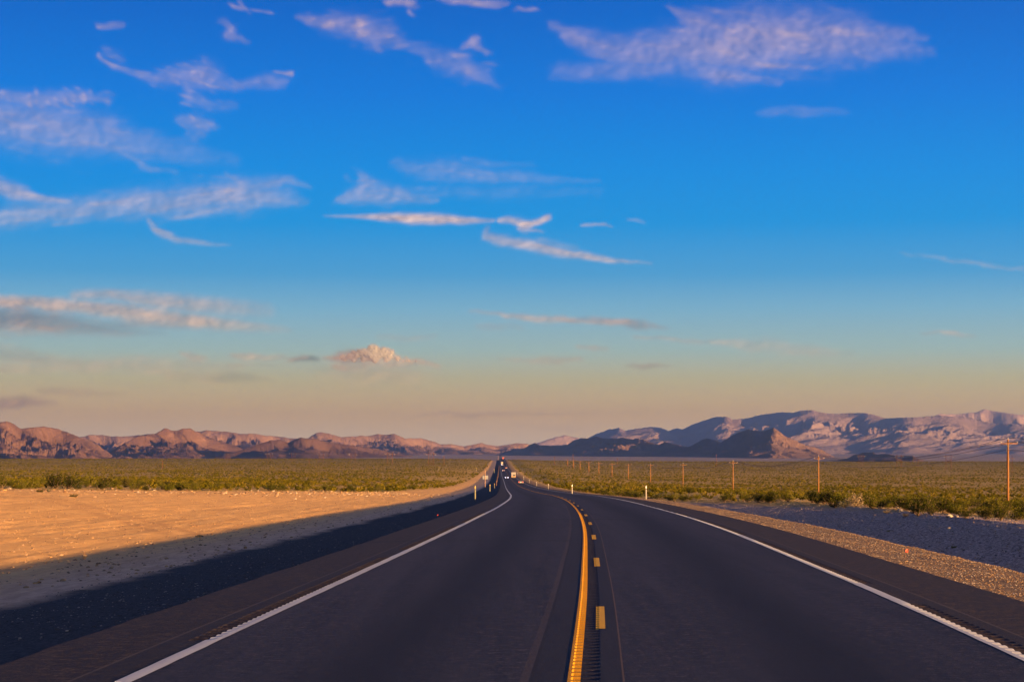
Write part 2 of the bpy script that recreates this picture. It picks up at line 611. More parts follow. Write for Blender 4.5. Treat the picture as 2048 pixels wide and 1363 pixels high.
def road_cols(Y):
    c = stripe_u(Y)
    one = np.ones_like(Y)
    e = 0.05 * fbm(Y[:, 0] / 1.5, Y[:, 0] * 0, 3, 4)[:, None]
    e2 = 0.07 * fbm(Y[:, 0] / 2.5, Y[:, 0] * 0, 3, 14)[:, None]
    ls = [-5.32 + e2, -4.8 * one, -4.25 * one, -4.06 * one, -4.03 * one, -3.91 * one, -3.80 * one, -3.78 * one, -3.0 * one, -1.9 * one, -0.8 * one,
          c - 0.03, c - 0.01, c + 0.05, c + 0.12, c + 0.195, c + 0.215,
          0.8 * one, 1.9 * one, 3.0 * one, 3.78 * one, 3.80 * one, 3.91 * one, 4.03 * one, 4.06 * one, 4.25 * one, 4.8 * one, 5.52 + e]
    return np.concatenate(ls, 1)


me = strip_mesh('road', road_cols, ST)
t = NT('asphalt')
P = t.coords()
ua, wa, ya = t.attr('u'), t.attr('w'), t.attr('y')


def gauss(x, c, s):
    d = t.math('DIVIDE', t.math('SUBTRACT', x, c), s)
    return t.math('POWER', 2.718, t.math('MULTIPLY', t.math('MULTIPLY', d, d), -1))


def line(x, c, hw):
    """1 inside the line centred on c, 0 outside"""
    return t.math('LESS_THAN', t.math('ABSOLUTE', t.math('SUBTRACT', x, c)), hw)


grain = t.noise(70, 3, 0.9, P)
agg = t.mix(0.5, t.noise(34, 4, 0.9, P), t.noise(7, 5, 0.9, P))
wide = t.noise(0.35, 4, 0.6, t.coords((1, 0.12, 1)))
lane = t.ramp(agg, [(0.42, (0.001, 0.002, 0.004)), (0.49, (0.006, 0.008, 0.014)), (0.54, (0.021, 0.022, 0.038)), (0.62, (0.12, 0.10, 0.105))])
lane = t.mix(t.ramp(wide, [(0.3, (0, 0, 0)), (0.7, (0.30, 0.30, 0.30))]), lane, (0.010, 0.011, 0.016))
stk = t.ramp(t.noise(2.6, 5, 0.7, t.coords((1, 0.02, 1))), [(0.40, (0, 0, 0)), (0.62, (1, 1, 1))])
lane = t.mix(t.math('MULTIPLY', stk, 0.38), lane, (0.034, 0.033, 0.044))
wob_n = t.math('MULTIPLY', t.math('SUBTRACT', t.noise(0.5, 3, 0.5, t.coords((0.3, 0.2, 1))), 0.5), 0.5)
uw = t.math('ADD', ua, wob_n)
oil = t.math('ADD', gauss(uw, -1.95, 0.62), gauss(uw, 1.95, 0.62))
lane = t.mix(t.math('MULTIPLY', oil, 0.78), lane, (0.004, 0.004, 0.006))
shoulder = t.ramp(agg, [(0.42, (0.003, 0.0025, 0.002)), (0.50, (0.014, 0.010, 0.006)), (0.60, (0.08, 0.058, 0.038))])
aud = t.math('ABSOLUTE', ua)
is_sh = t.math('GREATER_THAN', aud, 3.88)
col = t.mix(is_sh, lane, shoulder)
inlay = t.math('MULTIPLY', t.math('GREATER_THAN', wa, -0.34), t.math('LESS_THAN', wa, 0.40))
col = t.mix(t.math('MULTIPLY', inlay, 0.55), col, (0.008, 0.008, 0.011))
dust = t.math('MULTIPLY', line(wa, -0.40, 0.035), t.ramp(t.noise(30, 3, 0.8, P), [(0.35, (0, 0, 0)), (0.65, (1, 1, 1))]))
col = t.mix(t.math('MULTIPLY', dust, 0.75), col, (0.055, 0.042, 0.035))
col = t.mix(t.math('MULTIPLY', line(wa, -0.345, 0.016), 0.9), col, (0.010, 0.009, 0.010))
col = t.mix(t.math('MULTIPLY', line(wa, 0.40, 0.008), 0.5), col, (0.12, 0.08, 0.05))
col = t.mix(t.math('MULTIPLY', t.math('MULTIPLY', line(aud, 4.27, 0.02), t.ramp(agg, [(0.3, (0.3, 0.3, 0.3)), (0.6, (1, 1, 1))])), 0.75), col, (0.075, 0.06, 0.045))
near_sh = t.math('MULTIPLY', t.math('GREATER_THAN', aud, 4.0), t.math('LESS_THAN', aud, 4.26))
col = t.mix(t.math('MULTIPLY', near_sh, 0.45), col, (0.010, 0.010, 0.013))
crk_y = t.math('ADD', ya, t.math('MULTIPLY', t.noise(0.8, 4, 0.7, t.coords((1, 0.02, 1))), 1.2))
cr = t.math('ADD', t.math('MULTIPLY', line(crk_y, 47.6, 0.30), t.math('LESS_THAN', ua, -0.4)), line(crk_y, 69.6, 0.6), clamp=True)
for yc in (118, 152, 232):
    cr = t.math('ADD', cr, line(crk_y, yc, yc * 0.006), clamp=True)
col = t.mix(t.math('MULTIPLY', cr, 0.75), col, (0.008, 0.008, 0.009))
spk = t.ramp(t.noise(45, 2, 0.5, P), [(0.74, (0, 0, 0)), (0.78, (1, 1, 1))])
col = t.mix(t.math('MULTIPLY', spk, 0.5), col, (0.28, 0.22, 0.17))
t.bsdf(col, t.ramp(agg, [(0.3, (0.62, 0.62, 0.62)), (0.7, (0.80, 0.80, 0.80))]), 0.13, t.bump(t.math('ADD', agg, t.math('MULTIPLY', grain, 0.6)), 0.55, 0.012))
MAT_ASPHALT = t.m
road = link('road', me, MAT_ASPHALT)
tag(road, kind='structure')


def paint(name, colour, wear, worn=(0.07, 0.06, 0.055)):
    t = NT(name)
    P = t.coords()
    n = t.noise(26, 5, 0.8, P)
    big = t.noise(1.1, 4, 0.6, t.coords((1, 0.4, 1)))
    c = t.mix(t.ramp(big, [(0.3, (0, 0, 0)), (0.7, (1, 1, 1))]), tuple(x * 0.82 for x in colour), colour)
    f = t.ramp(t.math('ADD', n, t.math('MULTIPLY', big, 0.25)), [(0.82 - wear, (0, 0, 0)), (0.90 - wear, (1, 1, 1))])
    c = t.mix(t.math('MULTIPLY', f, 0.55), c, worn)
    t.bsdf(c, 0.8, 0.12, t.bump(n, 0.5, 0.006))
    return t.m


MAT_WHITE = paint('white_line_paint', (0.44, 0.47, 0.48), 0.08)
MAT_YELLOW = paint('yellow_line_paint', (0.50, 0.235, 0.006), 0.10)
MAT_YELLOW2 = paint('worn_yellow_dash_paint', (0.60, 0.33, 0.03), 0.05)

ST_M = stations(4, 4600)
for s in (-1, 1):
    cols = [3.725, 3.76, 3.785, 3.80, 3.83, 3.87]
    cols = [s * c for c in cols][::s]
    m = strip_mesh('edge_line', lambda Y: np.concatenate([np.ones_like(Y) * c + (0.006 * pn(Y * 1.3, Y * 0, 6) if i in (0, len(cols) - 1) else 0) for i, c in enumerate(cols)], 1), ST_M, 0.004)
    o = link('edge_line', m, MAT_WHITE, road)
    o['label'] = 'long white edge line on the %s side of the road' % ('left' if s < 0 else 'right')
m = strip_mesh('centre_line', lambda Y: np.concatenate([stripe_u(Y) + c for c in (-0.052, -0.025, -0.010, 0.002, 0.03, 0.052)], 1), ST_M, 0.004)
o = link('centre_line', m, MAT_YELLOW, road)
o['label'] = 'solid yellow centre line curving away'
for k in range(-1, 60):
    y0 = 21.0 + 13.35 * k
    m = strip_mesh('lane_dash', lambda Y: np.concatenate([stripe_u(Y) + c for c in (0.168, 0.19, 0.205, 0.268)], 1), stations(y0, y0 + 3.3), 0.004)
    link('lane_dash', m, MAT_YELLOW2, road)

# ------------------------------------------------------------------ mountains
def rock_material(name, cols, strata=1.0, patch=(0.3, 0.24, 0.2)):
    t = NT(name)
    P = t.coords()
    a = t.noise(0.0016, 6, 0.62, P)
    c = t.ramp(a, [(0.30, cols[0]), (0.48, cols[1]), (0.66, cols[2])])
    b = t.noise(0.007, 6, 0.7, t.coords((1, 1, 3.5), rot=(0.25, 0.15, 0)))
    c = t.mix(t.ramp(b, [(0.38, (0, 0, 0)), (0.62, (0.55 * strata,) * 3)]), c, tuple(x * 0.55 for x in cols[1]))
    d = t.noise(0.003, 5, 0.6, t.coords((1, 1, 6), rot=(0.35, 0.2, 0.4)))
    c = t.mix(t.ramp(d, [(0.60, (0, 0, 0)), (0.72, (0.6 * strata,) * 3)]), c, patch)
    t.bsdf(c, 1.0, 0.02, t.bump(t.noise(0.012, 7, 0.75, P), 1.0, 42))
    return t.m


ROCK_A = rock_material('warm_brown_rock', ((0.085, 0.050, 0.037), (0.15, 0.088, 0.060), (0.20, 0.122, 0.083)), 1.0, (0.28, 0.18, 0.125))
ROCK_B = rock_material('pink_grey_rock', ((0.12, 0.074, 0.058), (0.17, 0.107, 0.082), (0.22, 0.145, 0.11)), 0.6, (0.26, 0.18, 0.14))
ROCK_C = rock_material('dark_chocolate_rock', ((0.06, 0.035, 0.028), (0.09, 0.053, 0.040), (0.115, 0.07, 0.052)), 0.5, (0.13, 0.085, 0.065))
ROCK_E = rock_material('dark_grey_rock', ((0.11, 0.072, 0.058), (0.16, 0.102, 0.078), (0.20, 0.13, 0.098)), 0.8, (0.20, 0.135, 0.10))
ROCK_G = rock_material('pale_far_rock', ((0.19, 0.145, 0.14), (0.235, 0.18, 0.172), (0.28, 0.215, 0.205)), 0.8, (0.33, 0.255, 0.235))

SIG = 1.35


def mountain(name, prof, dist, wf, wb, mat, L=900, seed=0, step=1.6, nrow=120, amp=0.42, sharp=1.15, stretch=2.4, slant=0.5, fa=0.45, bw=0.11, label=None, z_sink=25):
    """prof: (photo column, photo row) of the skyline; dist: (column, metres) of the ridge"""
    px = np.arange(prof[0][0], prof[-1][0] + step, step)
    row = np.interp(px, [p[0] for p in prof], [p[1] for p in prof])
    def blur(a, sg):
        k_ = np.exp(-0.5 * (np.arange(-int(3 * sg), int(3 * sg) + 1) / sg) ** 2)
        return np.convolve(np.pad(a, int(3 * sg), 'edge'), k_ / k_.sum(), 'valid')
    row_s = blur(row, 7 / step)
    row = row + 1.5 * fbm(px / 11, px * 0, 4, seed + 2) + 0.8 * fbm(px / 3.1, px * 0, 2, seed + 5)
    D = np.interp(px, [p[0] for p in dist], [p[1] for p in dist])
    k_ = np.exp(-0.5 * (np.arange(-30, 31) / 12.0) ** 2)
    D = np.convolve(np.pad(D, 30, 'edge'), k_ / k_.sum(), 'valid')
    D = D + wf * 0.22 * fbm(px / 130, px * 0, 2, seed)
    tt = np.linspace(-1, 1, nrow)
    tt = np.sign(tt) * np.abs(tt) ** 1.1
    Ym = D[None, :] + np.where(tt < 0, tt * wf, tt * wb)[:, None]
    Xm = (px[None, :] - CX) / F * Ym
    wx, wy = fbm(Xm / (L * 1.7), Ym / (L * 1.7), 3, seed + 11), fbm(Xm / (L * 1.7), Ym / (L * 1.7), 3, seed + 13)
    Xr, Yr = Xm * math.cos(slant) + Ym * math.sin(slant), -Xm * math.sin(slant) + Ym * math.cos(slant)
    rm = ridged(Xr / L + 0.5 * wx, Yr / (L * stretch) + 0.5 * wy, 7, seed + 20, 0.56, True)
    fine = ridged(Xr / (L * 0.26) + wx, Yr / (L * 1.3) + wy, 5, seed + 33, 0.6, True)
    T = np.abs(tt)[:, None]
    # ridges and gullies run down from the crest; the crest itself keeps the skyline
    below = smooth(0.0, bw, T)
    Tw = np.clip(T + below * (0.16 * wx), 0, 1) * (T < 0.999) + (T >= 0.999)
    env = np.clip(1 - Tw, 0, 1) ** sharp
    gz = ground_z(Xm * 0, Ym) - z_sink
    g0 = ground_z(D * 0, D) - z_sink
    Hc = np.maximum((HR - row) / F * D + CAMH - g0, 4)
    Hs = np.maximum((HR - row_s) / F * D + CAMH - g0, 4)
    H = Hs[None, :] + (Hc - Hs)[None, :] * np.exp(-(T / 0.05) ** 2)
    relief = amp * 1.6 * (1.0 - rm) + amp * fa * (0.75 - fine)
    shape = np.clip(env * (1 - below * relief), 0, None)
    Z = gz + H * shape
    # nothing on the slopes may stand above the skyline
    lim = (HR - blur(np.minimum(row, row_s), 2)[None, :]) / F * Ym + CAMH
    Z = np.where(below > 0.3, np.minimum(Z, lim - 0.02 * H * T), Z)
    m = raw_mesh(name, np.stack([Xm, Ym, Z], -1), grid_faces(*Z.shape))
    o = link(name, m, mat, smooth_shade=True)
    tag(o, label, kind='structure')
    return o


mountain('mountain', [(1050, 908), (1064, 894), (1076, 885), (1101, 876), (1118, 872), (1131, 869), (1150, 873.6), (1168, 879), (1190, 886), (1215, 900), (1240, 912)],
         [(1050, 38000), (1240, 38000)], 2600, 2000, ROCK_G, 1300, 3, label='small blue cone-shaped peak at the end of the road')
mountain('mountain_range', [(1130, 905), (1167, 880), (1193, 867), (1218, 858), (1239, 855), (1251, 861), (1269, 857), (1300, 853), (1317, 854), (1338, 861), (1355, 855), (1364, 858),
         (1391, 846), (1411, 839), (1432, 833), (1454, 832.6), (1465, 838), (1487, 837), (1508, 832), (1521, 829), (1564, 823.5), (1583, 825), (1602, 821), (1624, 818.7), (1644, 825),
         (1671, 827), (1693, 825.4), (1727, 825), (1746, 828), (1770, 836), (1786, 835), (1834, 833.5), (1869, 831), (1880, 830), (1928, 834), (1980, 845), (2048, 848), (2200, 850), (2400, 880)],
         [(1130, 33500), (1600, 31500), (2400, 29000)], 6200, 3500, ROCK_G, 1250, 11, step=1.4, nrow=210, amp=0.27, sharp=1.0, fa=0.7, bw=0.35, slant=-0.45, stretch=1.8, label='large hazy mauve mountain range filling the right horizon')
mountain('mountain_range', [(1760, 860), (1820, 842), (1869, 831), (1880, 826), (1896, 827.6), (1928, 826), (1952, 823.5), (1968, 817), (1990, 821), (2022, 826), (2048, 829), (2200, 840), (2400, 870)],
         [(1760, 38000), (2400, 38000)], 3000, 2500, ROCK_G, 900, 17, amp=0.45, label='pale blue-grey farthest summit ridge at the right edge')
mountain('mountain_range', [(100, 905), (140, 880), (162, 873), (180, 869), (206, 869), (221, 872), (254, 872), (292, 868), (350, 864), (396, 862), (414, 860), (434, 861), (457, 863), (482, 867), (510, 866.5), (530, 870),
         (548, 871), (584, 876), (617, 876), (622, 871), (632, 865), (642, 863), (657, 866.5), (683, 873.6), (718, 871), (741, 871), (756, 867), (774, 868.6), (789, 866.5), (812, 876), (840, 875),
         (863, 881), (881, 887.6), (901, 887), (927, 892), (944, 889), (962, 885), (982, 890), (1000, 891), (1020, 887.6), (1041, 885), (1058, 888), (1076, 895), (1110, 906)],
         [(100, 20500), (500, 21000), (800, 22500), (1110, 26000)], 3200, 1800, ROCK_B, 420, 23, step=1.3, nrow=170, amp=0.62, slant=0.7, label='rugged pinkish mountain ridge behind the brown hills, left of the road')
mountain('mountain_range', [(-160, 870), (-80, 850), (0, 843.7), (13, 840.6), (28, 847), (43, 857), (58, 854), (89, 852), (114, 857), (140, 865), (158, 873.6), (178, 881), (196, 889), (216, 904), (240, 919)],
         [(-160, 14200), (240, 15500)], 2700, 1500, ROCK_A, 430, 31, step=1.2, nrow=170, amp=0.66, slant=0.75, label='brown rocky massif at the far left edge of the horizon')
mountain('mountain_range', [(196, 915), (215, 905), (235, 893), (254, 883), (274, 872), (292, 869), (312, 866), (330, 855), (348, 861), (366, 856), (381, 856), (396, 863.5), (419, 876), (444, 884), (470, 891), (495, 901), (522, 914), (540, 919)],
         [(196, 15800), (540, 17500)], 2900, 1600, ROCK_A, 430, 37, step=1.2, nrow=170, amp=0.66, slant=0.75, label='brown double-peaked massif in the left middle of the horizon')
mountain('mountain_range', [(430, 912), (470, 903), (500, 894), (543, 879), (563, 879), (576, 884), (599, 874), (627, 876), (652, 882.5), (683, 887.6), (728, 892.7), (754, 896.5), (779, 903), (812, 909), (840, 916)],
         [(430, 14800), (600, 15400), (840, 17500)], 1900, 1300, ROCK_C, 520, 43, step=1.3, nrow=110, amp=0.42, sharp=1.3, label='smooth dark brown hills in front of the pinkish ridge')
mountain('mountain_range', [(985, 911), (1000, 907), (1025, 898), (1048, 896.5), (1061, 887.6), (1070, 884.6), (1079, 889), (1102, 890), (1135, 889), (1145, 881), (1162, 875), (1178, 876), (1193, 872), (1208, 876), (1234, 876),
         (1244, 874), (1264, 877.5), (1277, 876), (1295, 881), (1317, 889), (1330, 883), (1350, 887.6), (1376, 893.5), (1388, 887.6), (1406, 877.5), (1419, 876), (1442, 884), (1465, 870), (1482, 862), (1498, 858), (1521, 861.5),
         (1532, 860), (1547, 854), (1556, 860), (1570, 871), (1591, 880), (1612, 889.6), (1636, 895), (1652, 904), (1671, 913.7), (1690, 918)],
         [(985, 20500), (1200, 19000), (1400, 17600), (1547, 16000), (1690, 16800)], 1500, 1500, ROCK_E, 420, 51, step=1.2, nrow=150, amp=0.46, sharp=0.95, slant=0.6, label='dark shaded range with a pointed summit right of the road')
mountain('hill', [(1675, 919), (1695, 916), (1709, 908), (1727, 904), (1746, 904), (1754, 907.6), (1770, 905.7), (1784, 909), (1808, 909.7), (1826, 911), (1837, 916), (1850, 921)],
         [(1675, 13500), (1850, 12600)], 800, 600, ROCK_E, 300, 57, step=1.3, nrow=60, amp=0.35, label='two low brown hills at the foot of the right range')

# ------------------------------------------------------------------ haze
hz = MB()
hz.box((0, 19500, 440), (60000, 47000, 1020))
haze = hz.build('haze', None)
haze.data.materials.clear()
t = NT('haze_air')
v = t.node('ShaderNodeVolumePrincipled')
v.inputs['Color'].default_value = (0.44, 0.68, 1.0, 1)
v.inputs['Density'].default_value = 2.1e-5
v.inputs['Anisotropy'].default_value = 0.75
t.l.new(v.outputs[0], t.out.inputs['Volume'])
haze.data.materials.append(t.m)
tag(haze, kind='stuff')

# ------------------------------------------------------------------ clouds
def cloud_material(name, albedo, trans=0.5):
    t = NT(name)
    P = t.coords(kind='Object')
    a = t.attr('cover')
    n = t.noise(0.022, 4, 0.6, t.coords((0.06, 0.5, 1.0), rot=(0, 0.10, 0)))
    dens = t.math('MULTIPLY', a, t.math('ADD', t.math('MULTIPLY', n, 0.16), 0.92), clamp=True)
    d = t.node('ShaderNodeBsdfDiffuse')
    d.inputs['Color'].default_value = albedo + (1,)
    tl = t.node('ShaderNodeBsdfTranslucent')
    tl.inputs['Color'].default_value = albedo + (1,)
    m1 = t.node('ShaderNodeMixShader')
    m1.inputs[0].default_value = trans
    t.l.new(d.outputs[0], m1.inputs[1])
    t.l.new(tl.outputs[0], m1.inputs[2])
    tp = t.node('ShaderNodeBsdfTransparent')
    m2 = t.node('ShaderNodeMixShader')
    t.l.new(dens, m2.inputs[0])
    t.l.new(tp.outputs[0], m2.inputs[1])
    t.l.new(m1.outputs[0], m2.inputs[2])
    t.l.new(m2.outputs[0], t.out.inputs['Surface'])
    return t.m


CLOUD = cloud_material('thin_ice_cloud', (0.25, 0.27, 0.35), 0.25)
CLOUD_LOW = cloud_material('low_thin_cloud', (0.22, 0.20, 0.20), 0.25)
CLOUD_GREY = cloud_material('shaded_grey_cloud', (0.125, 0.105, 0.12), 0.25)  # low albedo: the shade on these clouds is put into the colour
CLOUD_N = 0


def cloud(strokes, label, mat=None, dist=42000, gain=1.0, streak=(90, 9), angle=6, wisp=0.6, seed=None, step=2.6, warp=1.0):
    """strokes: list of polylines of (column, row, half width, opacity); a thin sheet inclined at 45 degrees far beyond the haze"""
    global CLOUD_N
    CLOUD_N += 1
    seed = CLOUD_N if seed is None else seed
    allp = [p for s in strokes for p in s]
    x0 = min(p[0] - 2.2 * p[2] for p in allp) - 6
    x1 = max(p[0] + 2.2 * p[2] for p in allp) + 6
    y0 = min(p[1] - 2.2 * p[2] for p in allp) - 6
    y1 = max(p[1] + 2.2 * p[2] for p in allp) + 6
    y1 = min(y1, 868)
    step = max(step, math.sqrt((x1 - x0) * (y1 - y0) / 30000))
    gx = np.arange(x0, x1 + step, step)
    gy = np.arange(y0, y1 + step, step * 0.8)
    GX, GY = np.meshgrid(gx, gy)
    w1, w2 = fbm(GX / 70, GY / 40, 3, seed + 1), fbm(GX / 70, GY / 40, 3, seed + 2)
    PX, PY = GX + warp * (26 * w1 + 3 * fbm(GX / 14, GY / 10, 2, seed + 8)), GY + warp * (10 * w2 + 2 * fbm(GX / 14, GY / 10, 2, seed + 9))
    env, opa = np.zeros_like(GX), np.zeros_like(GX)
    for s in strokes:
        for a, b in zip(s[:-1], s[1:]):
            ax, ay, aw, ao = a
            bx, by, bw, bo = b
            dx, dy = bx - ax, by - ay
            L2 = dx * dx + dy * dy + 1e-6
            q = np.clip(((PX - ax) * dx + (PY - ay) * dy) / L2, 0, 1)
            dd = np.hypot(PX - ax - q * dx, PY - ay - q * dy)
            ww, oo = aw + (bw - aw) * q, ao + (bo - ao) * q
            e1 = np.exp(-(dd / np.maximum(ww * 1.8, 1.5)) ** 2)
            opa = np.where(e1 > env, oo, opa)
            env = np.maximum(env, e1)
    # tufts of ice cloud drawn out into fall streaks: soft noise smeared along a gently curving drift
    an = math.radians(angle)
    sc = streak[1] * 1.7
    turn = 0.35 * fbm(GX / 190, GY / 130, 2, seed + 4)
    tex, wsum, NS = 0, 0, 16
    for i in range(NS):
        q = i / (NS - 1)
        d_ = streak[0] * 0.85 * q
        ox = d_ * np.cos(an + turn)
        oy = d_ * np.sin(an + turn) - streak[1] * 1.3 * q * q
        sx, sy = GX - ox, GY - oy
        tuft = smooth(-0.12, 0.62, fbm(sx / sc, sy / (sc * 0.75), 4, seed + 3, 0.55))
        w_ = (1 - q) ** 1.2 + 0.12
        tex = tex + w_ * tuft
        wsum += w_
    tex = smooth(0.06, 0.62, tex / wsum)
    body = smooth(0.12, 1.25, env * 1.15 + wisp * (tex - 0.45) * 1.1) * smooth(0, 0.5, env)
    dens = opa * gain * (body * (1.05 - wisp * 0.75 + wisp * 0.9 * tex) * 0.85 + 0.12 * env ** 1.5)
    dens = np.clip(dens, 0, 1)
    for _ in range(2):                                      # soften
        dp = np.pad(dens, 1, 'edge')
        dens = (dp[1:-1, 1:-1] * 2 + dp[:-2, 1:-1] + dp[2:, 1:-1] + dp[1:-1, :-2] + dp[1:-1, 2:]) / 6
    border = np.minimum(np.minimum(GX - gx[0], gx[-1] - GX), np.minimum(GY - gy[0], gy[-1] - GY))
    dens = dens * smooth(0, 8, border)
    sl = (HR - GY) / F
    z_ref = (HR - y1) / F * dist
    D = (dist - z_ref + CAMH) / (1 - np.minimum(sl, 0.9))          # sheet rises one metre per metre of distance
    D = D * (1 + 0.004 * w1)
    V = np.stack([(GX - CX) / F * D, D, CAMH + sl * D], -1)
    ctr = V.reshape(-1, 3).mean(0)
    FC = grid_faces(*GX.shape)
    keep = dens.ravel()[FC].max(1) > 0.004
    FC = FC[keep]
    used, inv = np.unique(FC, return_inverse=True)
    m = raw_mesh('cloud', (V.reshape(-1, 3) - ctr)[used], inv.reshape(-1, 4))
    attr(m, 'cover', dens.ravel()[used])
    o = link('cloud', m, mat or CLOUD, smooth_shade=True)
    o.location = ctr
    tag(o, label, 'cloud', 'clouds in the evening sky')
    return o


cloud([[(1100, 52, 6, .20), (1180, 85, 16, .30), (1250, 108, 24, .28), (1330, 105, 30, .34), (1420, 95, 42, .42), (1500, 80, 44, .46), (1560, 78, 44, .42), (1640, 78, 40, .36), (1720, 80, 32, .30), (1860, 104, 9, .12)],
       [(1345, 18, 5, .22), (1400, 50, 20, .30), (1460, 90, 24, .32)], [(1340, 115, 12, .2), (1450, 150, 14, .30), (1560, 163, 7, .14)], [(1720, 40, 6, .12), (1800, 70, 12, .2), (1850, 72, 6, .1)],
       [(1110, 140, 12, .12), (1240, 142, 14, .22), (1340, 130, 14, .2)]],
      'large mauve feathery cloud across the upper right of the sky', streak=(150, 18), angle=14, wisp=0.42, dist=36000)
cloud([[(602, 34, 6, .2), (650, 48, 15, .34), (710, 50, 17, .38), (760, 70, 20, .34), (812, 92, 9, .15)]], 'tapering mauve cloud at the top, left of centre', streak=(40, 12), angle=12, wisp=.5, dist=36000)
cloud([[(832, 88, 6, .14), (880, 118, 15, .24), (930, 135, 18, .26), (1000, 168, 8, .12)]], 'faint mauve cloud slanting down right in the upper middle', streak=(50, 12), angle=20, wisp=.5, dist=36000)
cloud([[(932, 92, 6, .2), (952, 84, 9, .36), (976, 104, 5, .24)]], 'tiny white triangular puff near the top middle', dist=36000, wisp=.3)
cloud([[(775, 3, 6, .35), (830, 8, 7, .4)], [(825, 25, 3, .3), (838, 30, 3, .2)]], 'small white puff cut by the top edge, left of centre', dist=36000, wisp=.3)
cloud([[(870, -2, 3, .25), (940, 4, 6, .4), (1010, 10, 4, .2)], [(1038, 15, 3, .3), (1075, 17, 3, .2)]], 'thin white cloud along the top edge in the middle', dist=36000, wisp=.3)
cloud([[(460, 12, 3, .3), (500, 16, 3, .2)], [(512, 17, 2, .3), (552, 27, 2, .2)], [(490, 5, 3, .3), (500, 24, 3, .1)]], 'scraps of white cloud near the top left', dist=36000, wisp=.3)
cloud([[(446, 44, 7, .2), (460, 66, 11, .3), (492, 82, 5, .14)]], 'small faint cloud wisp below the scraps at top left', dist=36000, wisp=.5, angle=50, streak=(30, 6))
cloud([[(195, 53, 4, .25), (240, 52, 4, .2)]], 'single tiny cloud shred high on the left', dist=36000, wisp=.3)
cloud([[(200, 112, 4, .45), (225, 134, 5, .42), (270, 146, 6, .28), (310, 158, 10, .30), (360, 152, 16, .34), (410, 152, 20, .46), (432, 165, 14, .34), (470, 175, 8, .2)],
       [(212, 98, 6, .15), (240, 118, 8, .18)], [(372, 165, 10, .28), (380, 195, 12, .32), (420, 212, 9, .2), (470, 214, 6, .1)]], 'hook-shaped wispy cloud with a long tail, upper left', streak=(40, 6), angle=25, wisp=.7, warp=.6, dist=37000)
cloud([[(480, 172, 8, .16), (520, 165, 11, .26), (565, 165, 7, .14)], [(542, 147, 2, .3), (575, 147, 4, .5)]], 'faint cloud patch right of the hooked cloud', dist=37000, wisp=.5)
cloud([[(20, 195, 9, .25), (60, 200, 12, .36), (110, 197, 10, .3), (170, 192, 12, .38), (215, 200, 7, .18)]], 'row of small white curls at the upper left edge', streak=(24, 7), angle=60, wisp=.6, dist=38000)
cloud([[(-40, 240, 34, .34), (60, 252, 36, .36), (150, 262, 34, .34), (240, 280, 26, .26), (330, 300, 18, .16), (470, 320, 10, .05)], [(190, 250, 12, .2), (215, 290, 8, .26), (290, 328, 5, .22), (350, 348, 4, .06)]],
      'broad veil of pinkish cloud along the upper left edge', streak=(150, 16), angle=10, wisp=.5, dist=38000)
cloud([[(365, 240, 8, .2), (390, 248, 12, .34), (425, 248, 7, .2)], [(392, 250, 8, .26), (398, 278, 5, .12)]], 'small white tuft left of centre under the hooked cloud', dist=38000, wisp=.5, angle=60, streak=(24, 6))
cloud([[(-30, 362, 12, .40), (30, 384, 11, .52), (80, 397, 6, .42), (140, 403, 3, .2)]], 'bright streak of cloud at the left edge', dist=40000, wisp=.35, warp=.5, streak=(80, 8))
cloud([[(-40, 438, 16, .34), (100, 424, 18, .36), (230, 412, 20, .36), (350, 405, 22, .44), (450, 392, 24, .52), (520, 392, 20, .40), (600, 400, 10, .16)], [(380, 420, 7, .34), (500, 412, 6, .30), (580, 410, 4, .12)],
       [(460, 352, 7, .2), (480, 370, 12, .42), (530, 372, 12, .28), (570, 362, 8, .25), (620, 376, 4, .12)]], 'long bright bank of wispy cloud, middle left', streak=(120, 11), angle=-4, wisp=.5, dist=40000)
cloud([[(300, 440, 4, .32), (318, 462, 6, .40), (360, 480, 5, .38), (430, 489, 3, .22), (460, 490, 2, .05)]], 'thin curved cloud wisp under the long bank', dist=41000, wisp=.4, warp=.4)
cloud([[(676, 400, 6, .3), (720, 385, 16, .34), (770, 390, 14, .32), (870, 403, 3, .12)], [(718, 350, 8, .22), (732, 375, 12, .3)], [(690, 350, 4, .1), (690, 362, 3, .05)]],
      'fan-shaped wisp left of the combed cloud', streak=(50, 7), angle=6, wisp=.5, dist=41000)
cloud([[(788, 325, 6, .16), (830, 340, 15, .24), (900, 342, 17, .26), (980, 350, 12, .26), (1060, 358, 9, .18), (1200, 362, 4, .06)], [(940, 322, 5, .16), (980, 325, 6, .18), (1060, 332, 3, .06)], [(800, 385, 8, .12), (1000, 385, 12, .10), (1200, 385, 8, .04)]],
      'combed fibrous cloud in the middle of the sky', streak=(110, 5), angle=5, wisp=.75, dist=41000)
cloud([[(650, 431, 1.6, .2), (710, 432, 3, .5), (760, 434, 5, .75), (820, 436, 7.5, .95), (880, 438, 7, .95), (930, 440, 5, .75), (985, 440, 2.5, .4)]], 'narrow pale roll cloud in the centre left', dist=42000, wisp=.25, gain=.9, warp=.3, streak=(60, 10), angle=3)
cloud([[(1000, 440, 3, .4), (1040, 444, 6, .6), (1060, 452, 9, .7), (1088, 438, 6, .7)], [(1046, 458, 5, .5), (1095, 464, 2, .3)]], 'small curled white puff right of the roll cloud', dist=42000, wisp=.3, streak=(24, 8))
